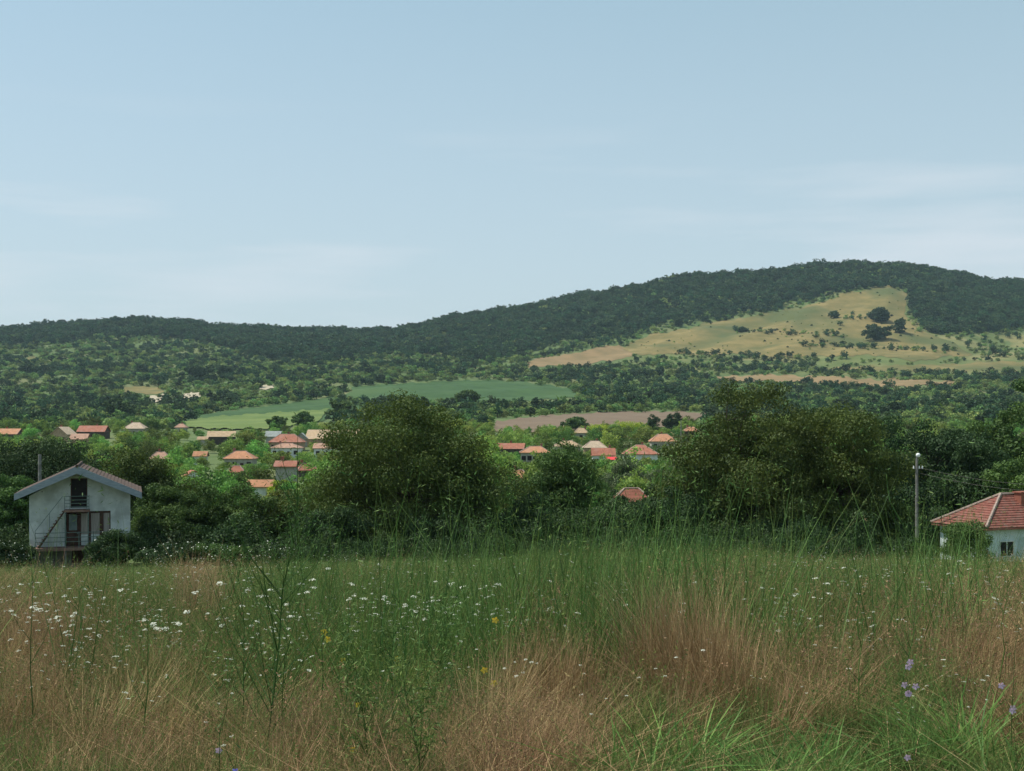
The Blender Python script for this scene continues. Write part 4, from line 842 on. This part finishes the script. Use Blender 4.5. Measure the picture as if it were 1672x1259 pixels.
put('bent_stalks', field_pts(lambda u_, v_, q, X_: np.clip(brown(u_, v_)*.9*pn(X_, q, .7, 6)+.05, 0, 1), 1500, 5, 20), BM, 'pale bent stalks leaning together over the dry grass', 'dry stalks', hf=shortm, wide=False)
put('dry_grass', field_pts(lambda u_, v_, q, X_: gap(u_, v_, q, X_)*np.clip(brown(u_, v_)*(.25+1.3*pn(X_, q, .9, 1)), .04, 1), 15000), SM, 'dry brown grass in loose stands across the near meadow', 'dry grass', hf=shortm, tilt=.14)
put('green_grass', field_pts(lambda u_, v_, q, X_: gap(u_, v_, q, X_)*np.clip((1-brown(u_, v_))*(.6+.7*pn(X_, q, 1.4, 3)), .05, 1), 17000), GM, 'green meadow grass growing between the dry stands', 'grass', hf=shortm)
put('meadow_weeds', field_pts(lambda u_, v_, q, X_: np.clip((.9-brown(u_, v_))*.7*pn(X_, q, 1.1, 5)+.02, 0, 1), 5200), LM, 'fine leaved grey green weeds in the meadow', 'weeds', hf=shortm)
put('grass_litter', field_pts(lambda u_, v_, q, X_: np.clip(brown(u_, v_), .1, .8), 3600, 4, 16), TM, 'fallen straw and dead stalks on the ground', 'straw', wide=False)
fl = lambda u_, v_, q, X_: np.clip(np.interp(v_, [890, 930, 1020, 1090, 1250], [.9, 1, .7, .2, .1])*(.1+1.1*pn(X_, q, 2.5, 2)*pn(X_, q, 7, 4)), 0, 1)
CF = [carrot(465+i, (3, 4, 4, 5, 6)[i],   .92, .031, .004) for i in range(5)]
put('far_wildflowers', field_pts(fl, 2300, 13, 66, .06, .8), CF, 'white wildflowers speckling the far half of the meadow', 'wildflowers', .6, 1.2, tilt=.2, wide=False)
put('white_wildflowers', field_pts(fl, 2400, 8, 64, .06, .75), CM, 'white umbrella shaped wildflowers dotted through the meadow', 'wildflowers', .55, 1.15, tilt=.22, wide=False)

# tall stems that rise against the dark trees
def stalk(seed, h, nb=9, wd=.012, leafn=60, spread=.35, m='stem_green', lm='weed', leaf=.05, droop=False):
    r = np.random.default_rng(seed); mb = MB(); pts_ = [Vector((0, 0, 0))]; a = r.uniform(0, 6.28); ln = r.uniform(.03, .16)
    for i in range(1, 7):
        t = i/6; e = ln*h*t*t*(2.2 if droop else 1); pts_.append(Vector((math.cos(a)*e+r.normal()*.01*h, math.sin(a)*e+r.normal()*.01*h, h*t*(1-(.1*t*t if droop else 0)))))
    mb.tube(pts_, [wd*(1-.12*i) for i in range(7)], 5); allp = list(pts_[1:])
    for j in range(nb):
        i = r.integers(1, 6); s = pts_[i].lerp(pts_[i+1 if i < 6 else 6], r.uniform()); q = r.uniform(0, 6.28); l = h*spread*r.uniform(.4, 1)*(1-.1*i)
        up = r.uniform(.8, 1.8); e1 = s+Vector((math.cos(q)*l*.35, math.sin(q)*l*.35, l*.4*up)); e2 = s+Vector((math.cos(q)*l*.6, math.sin(q)*l*.6, l*up*.85)); mb.tube([s, e1, e2], [wd*.5, wd*.38, wd*.15], 4); allp += [e1, e2]
    P = []
    for i in range(leafn):
        p = allp[r.integers(len(allp))]; P.append(np.array(p)+r.normal(0, .05*h/1.2, 3))
    return mb, np.array(P), r
def tall_weed(u, d, vtop, label, seed, group=None, nb=10, leafn=160, wd=.010, spread=.4, leaf=.06, lm='weed', name='tall_weed', droop=False, flower=None, fn=0, fr=.02):
    x = at(u, d); zb = gz(x, d); h = EYE+(VH-vtop)/F*d-zb; mb, P, r = stalk(seed, h, nb, wd, leafn, spread, droop=droop); root = empty(name, (x, d, zb)); tag(root, label, 'plant', group)
    me = mb.mesh('stem'); a = me.attributes.new('tint', 'FLOAT', 'POINT'); a.data.foreach_set('value', np.full(len(me.vertices), .4, np.float32)); link('stem', me, M['stem_green'], root)
    V, Qf = leafquads(P, unit(len(P), r), leaf, leaf*.16, r); link('leaves', npmesh('leaves', V, Qf, np.repeat(r.uniform(0, 1, len(P)), 4)), M[lm], root)
    if flower:
        for i in range(fn):
            c = Vector(mb.v[r.integers(len(mb.v)*2//3, len(mb.v))]); vs = []; k = 5
            fm = MB()
            for j in range(k):
                q = 2*PI*j/k+i; e = Vector((math.cos(q), -.45, math.sin(q)*.9)); s_ = Vector((-math.sin(q), -.1, math.cos(q)*.9))
                fm.poly([c, c+(e*.6+s_*.35)*fr, c+e*fr, c+(e*.6-s_*.35)*fr])
            me = fm.mesh('flower'); me.attributes.new('tint', 'FLOAT', 'POINT').data.foreach_set('value', np.full(len(me.vertices), .5, np.float32)); link('flower', me, M[flower], root)
    return root
tall_weed(437, 8.2, 800, 'tall dark green branching weed left of centre, reaching up to the shrubs', 501, nb=34, leafn=900, wd=.007, spread=.5, leaf=.035)
tall_weed(462, 8.6, 880, 'feathery green weed leaning right beside the tall branching weed', 502, nb=30, leafn=800, wd=.005, spread=.5, leaf=.032)
tall_weed(400, 8.9, 905, 'shorter feathery weed left of the tall branching weed', 503, nb=24, leafn=700, wd=.005, spread=.45, leaf=.032)
for i, (uu, d_, vt, lab) in enumerate([(50, 9, 930, 'thin dark stalk standing near the left edge of the meadow'), (240, 8.5, 945, 'thin dark stalk between the left edge and the brown reed clump'), (110, 11, 935, 'slender stalk below the white gabled house stair'), (298, 10, 925, 'dark slender stalk at the left of the brown reed clump'), (522, 10, 888, 'pale curved stalk against the left foot of the big central tree'), (485, 12, 850, 'bent grey stalk left of the big central tree'), (625, 11, 860, 'slender stalk in front of the big central tree'),
    (860, 14, 795, 'thin green stalk below the long grey beige house'), (955, 15, 790, 'thin stalk in front of the rounded green tree'), (1022, 13, 800, 'green stalk just left of the dull brick red roof'), (1092, 13, 735, 'tallest drooping stalk right of the dull brick red roof'), (1128, 12, 700, 'long stalk reaching up into the tall branchy tree'), (1150, 13, 745, 'stalk leaning before the trunk of the tall branchy tree'), (1180, 12, 820, 'green stalk at the foot of the tall branchy tree'), (1234, 14, 800, 'stalk with side shoots before the wide olive tree'), (1300, 13, 850, 'short stalk before the wide olive tree'), (1400, 12, 855, 'stalk midway between wide olive tree and lamp post'), (1540, 14, 790, 'thin arching stalk right of the lamp post'), (1565, 13, 800, 'thin stalk touching the roof corner of the red tiled house'), (1462, 9, 945, 'dark stalk in the right meadow below the lamp post'), (1405, 9, 930, 'dark stalk in the right meadow under the wide olive tree'), (1632, 10, 905, 'stalk standing before the red tiled house window')]):
    tall_weed(uu, d_, vt, lab, 520+i, group='tall stalks rising from the meadow', nb=(3, 5, 7)[i % 3], leafn=50, wd=.0065, spread=.3, leaf=.035, droop=i % 2 == 1)
# the thicket of green stems right of centre
SP = []
for i in range(7):
    r = np.random.default_rng(600+i); a = blades(r, 9, .3, 1.1, 2.0, .010, .22, .25, 4); mb, P, r = stalk(620+i, 1.9, 6, .006, 60, .3); V0 = np.array(mb.v)
    P = P[:30]; lf = leafquads(P, unit(len(P), r), .05, .009, r); b = blades(r, 45, .3, .5, 1.2, .007, .25, .3)
    SP.append(tuft_mesh('stems', [(*a[:3], 0), (*lf, np.repeat(r.uniform(0, 1, len(P)), 4), 1), (*b[:3], 0)], [M['stem_pale'], M['weed']]))
put('tall_green_stems', field_pts(lambda u_, v_, q, X_: np.clip(np.exp(-((u_-1060)/190)**2)*.9+np.exp(-((u_-800)/150)**2)*.35+np.exp(-((u_-1500)/120)**2)*.3+.1*(u_ > 420)+.03, 0, 1), 1500, 11, 50, .06, 1.1), SP, 'tangle of tall green stems right of centre, standing against the dark thicket', 'weeds', .85, 1.4, wide=False)
# reed-like brown clump and broad leaved grass clumps
def clump(u, d, label, seed, n, h0, h1, wd, lean, bend, m, sp=.15, name='grass_clump', group=None, bias=0, cat='plant'):
    x = at(u, d); root = empty(name, (x, d, gz(x, d))); tag(root, label, cat, group); r = np.random.default_rng(seed); a = blades(r, n, sp, h0, h1, wd, lean, bend, 6, bias)
    link('leaves', npmesh('leaves', *a[:3]), M[m], root); b = blades(r, max(3, n//8), sp*.6, h1*.7, h1*.95, wd*.35, lean*.5, .15, 4); link('stalks', npmesh('stalks', *b[:3]), M[m], root)
clump(330, 20, 'brown reedy clump standing taller than the meadow, right of the white gabled house', 640, 160, .9, 1.9, .012, .12, .15, 'tan', .45)
clump(1125, 10.6, 'big tan grass clump leaning left, tallest of the dry tufts', 641, 1100, .8, 1.45, .008, .18, .25, 'tan', .5, bias=-.5)
clump(1175, 10.0, 'tan grass clump right against the big leaning clump', 642, 600, .6, 1.05, .007, .28, .3, 'tan', .4, bias=-.4)
clump(900, 10.7, 'upright tan grass clump at lower centre', 643, 600, .5, 1.0, .007, .16, .2, 'tan', .45)
clump(1600, 11.5, 'wide tan grass stand at the right, below the red tiled house', 644, 700, .5, .95, .007, .25, .25, 'tan', .9)
clump(60, 9.5, 'reddish tan grass stand at the left edge', 645, 500, .4, .8, .006, .18, .2, 'tan', .6)
clump(1330, 9.8, 'sprawling tan grass clump above the dense bright green clump', 646, 450, .4, .75, .006, .6, .4, 'tan', .4)
clump(800, 7.2, 'flattened tan straw pile at bottom centre', 647, 420, .3, .6, .006, 1.3, .6, 'tan', .5, bias=.9)
clump(1660, 8.6, 'pale flattened straw pile at the lower right edge', 648, 380, .3, .6, .006, 1.2, .6, 'tan', .4, bias=-.9)
for i, (uu, d_, n_, h_, lab) in enumerate([(985, 7.4, 46, .5, 'broad leaved green grass clump at the bottom, left of three'), (1045, 7.2, 34, .6, 'broad leaved green grass with one upright blade, bottom centre right'), (1105, 7.5, 52, .55, 'broad leaved arching grass below the big leaning tan clump'), (1265, 7.0, 60, .48, 'broad leaved green grass clump at bottom right of centre'), (1345, 7.4, 66, .5, 'dense bright green grass clump in the lower right'), (1520, 7.8, 60, .5, 'broad leaved plant behind the lilac flowers'), (1580, 8.2, 60, .6, 'tall broad leaved grass right of the lilac flowers'), (1650, 7.2, 50, .5, 'broad leaved grass clump at the lower right edge'), (500, 6.8, 12, .3, 'small broad leaved seedling at the bottom left of centre')]):
    clump(uu, d_, lab, 650+i, int(n_*1.6), h_*.6, h_*1.35, .021, .3, 1.0, 'blade', .17, 'broadleaf_grass', 'broad leaved grass clumps')
for i, (uu, d_, vt, fl_, fn, lab) in enumerate([(1645, 7.5, 1008, 'petal_pink', 3, 'pink flower on a thin stem near the right edge'), (1497, 6.6, 1066, 'petal_pink', 3, 'upper lilac pink flower stem at lower right'), (1516, 6.2, 1128, 'petal_pink', 4, 'pair of lilac flowers in the broad leaves at lower right'), (355, 7.0, 1108, 'petal_pink', 1, 'small magenta thistle at lower left'), (402, 5.3, 1212, 'petal_blue', 7, 'blue flowered plant at the bottom left of centre'), (544, 12, 975, 'petal_yellow', 3, 'small yellow flower spike left of the tall grey green weed'), (657, 12, 984, 'petal_yellow', 3, 'small yellow flower spike in the centre meadow'), (798, 9.6, 1022, 'petal_yellow', 3, 'yellow flower spike right of centre meadow'), (571, 7.3, 1125, 'petal_yellow', 2, 'yellow blossom low at the bottom centre left')]):
    tall_weed(uu, d_, vt, lab, 680+i, nb=4, leafn=40, wd=.004, spread=.22, leaf=.035, name='flowering_plant', flower=fl_, fn=fn, fr=.02*d_/6)
for i, (uu, d_, vt, lab) in enumerate([(640, 9, 985, 'bushy grey green weed in the middle of the meadow'), (700, 8.6, 1000, 'bushy grey green weed right of the first'), (560, 9, 1000, 'bushy grey green weed left of the first'), (690, 6.8, 1110, 'lower grey green weed with blackish stem'), (605, 7.2, 1085, 'lower bluish weed at bottom centre left')]):
    tall_weed(uu, d_, vt, lab, 700+i, nb=22, leafn=700, wd=.006, spread=.4, leaf=.045, name='bushy_weed')

# ------------------------------------------------------------------ haze
m, t, N, K = nodes('valley haze'); pv = N('ShaderNodeVolumePrincipled'); pv.inputs['Color'].default_value = (.62, .84, .96, 1); pv.inputs['Density'].default_value = .00005; pv.inputs['Anisotropy'].default_value = .1
o = N('ShaderNodeOutputMaterial'); K(pv.outputs[0], o.inputs['Volume'])
hz = MB().box(-7500, 7500, -100, 7400, -560, 420).build('haze', m); hz['kind'] = 'stuff'
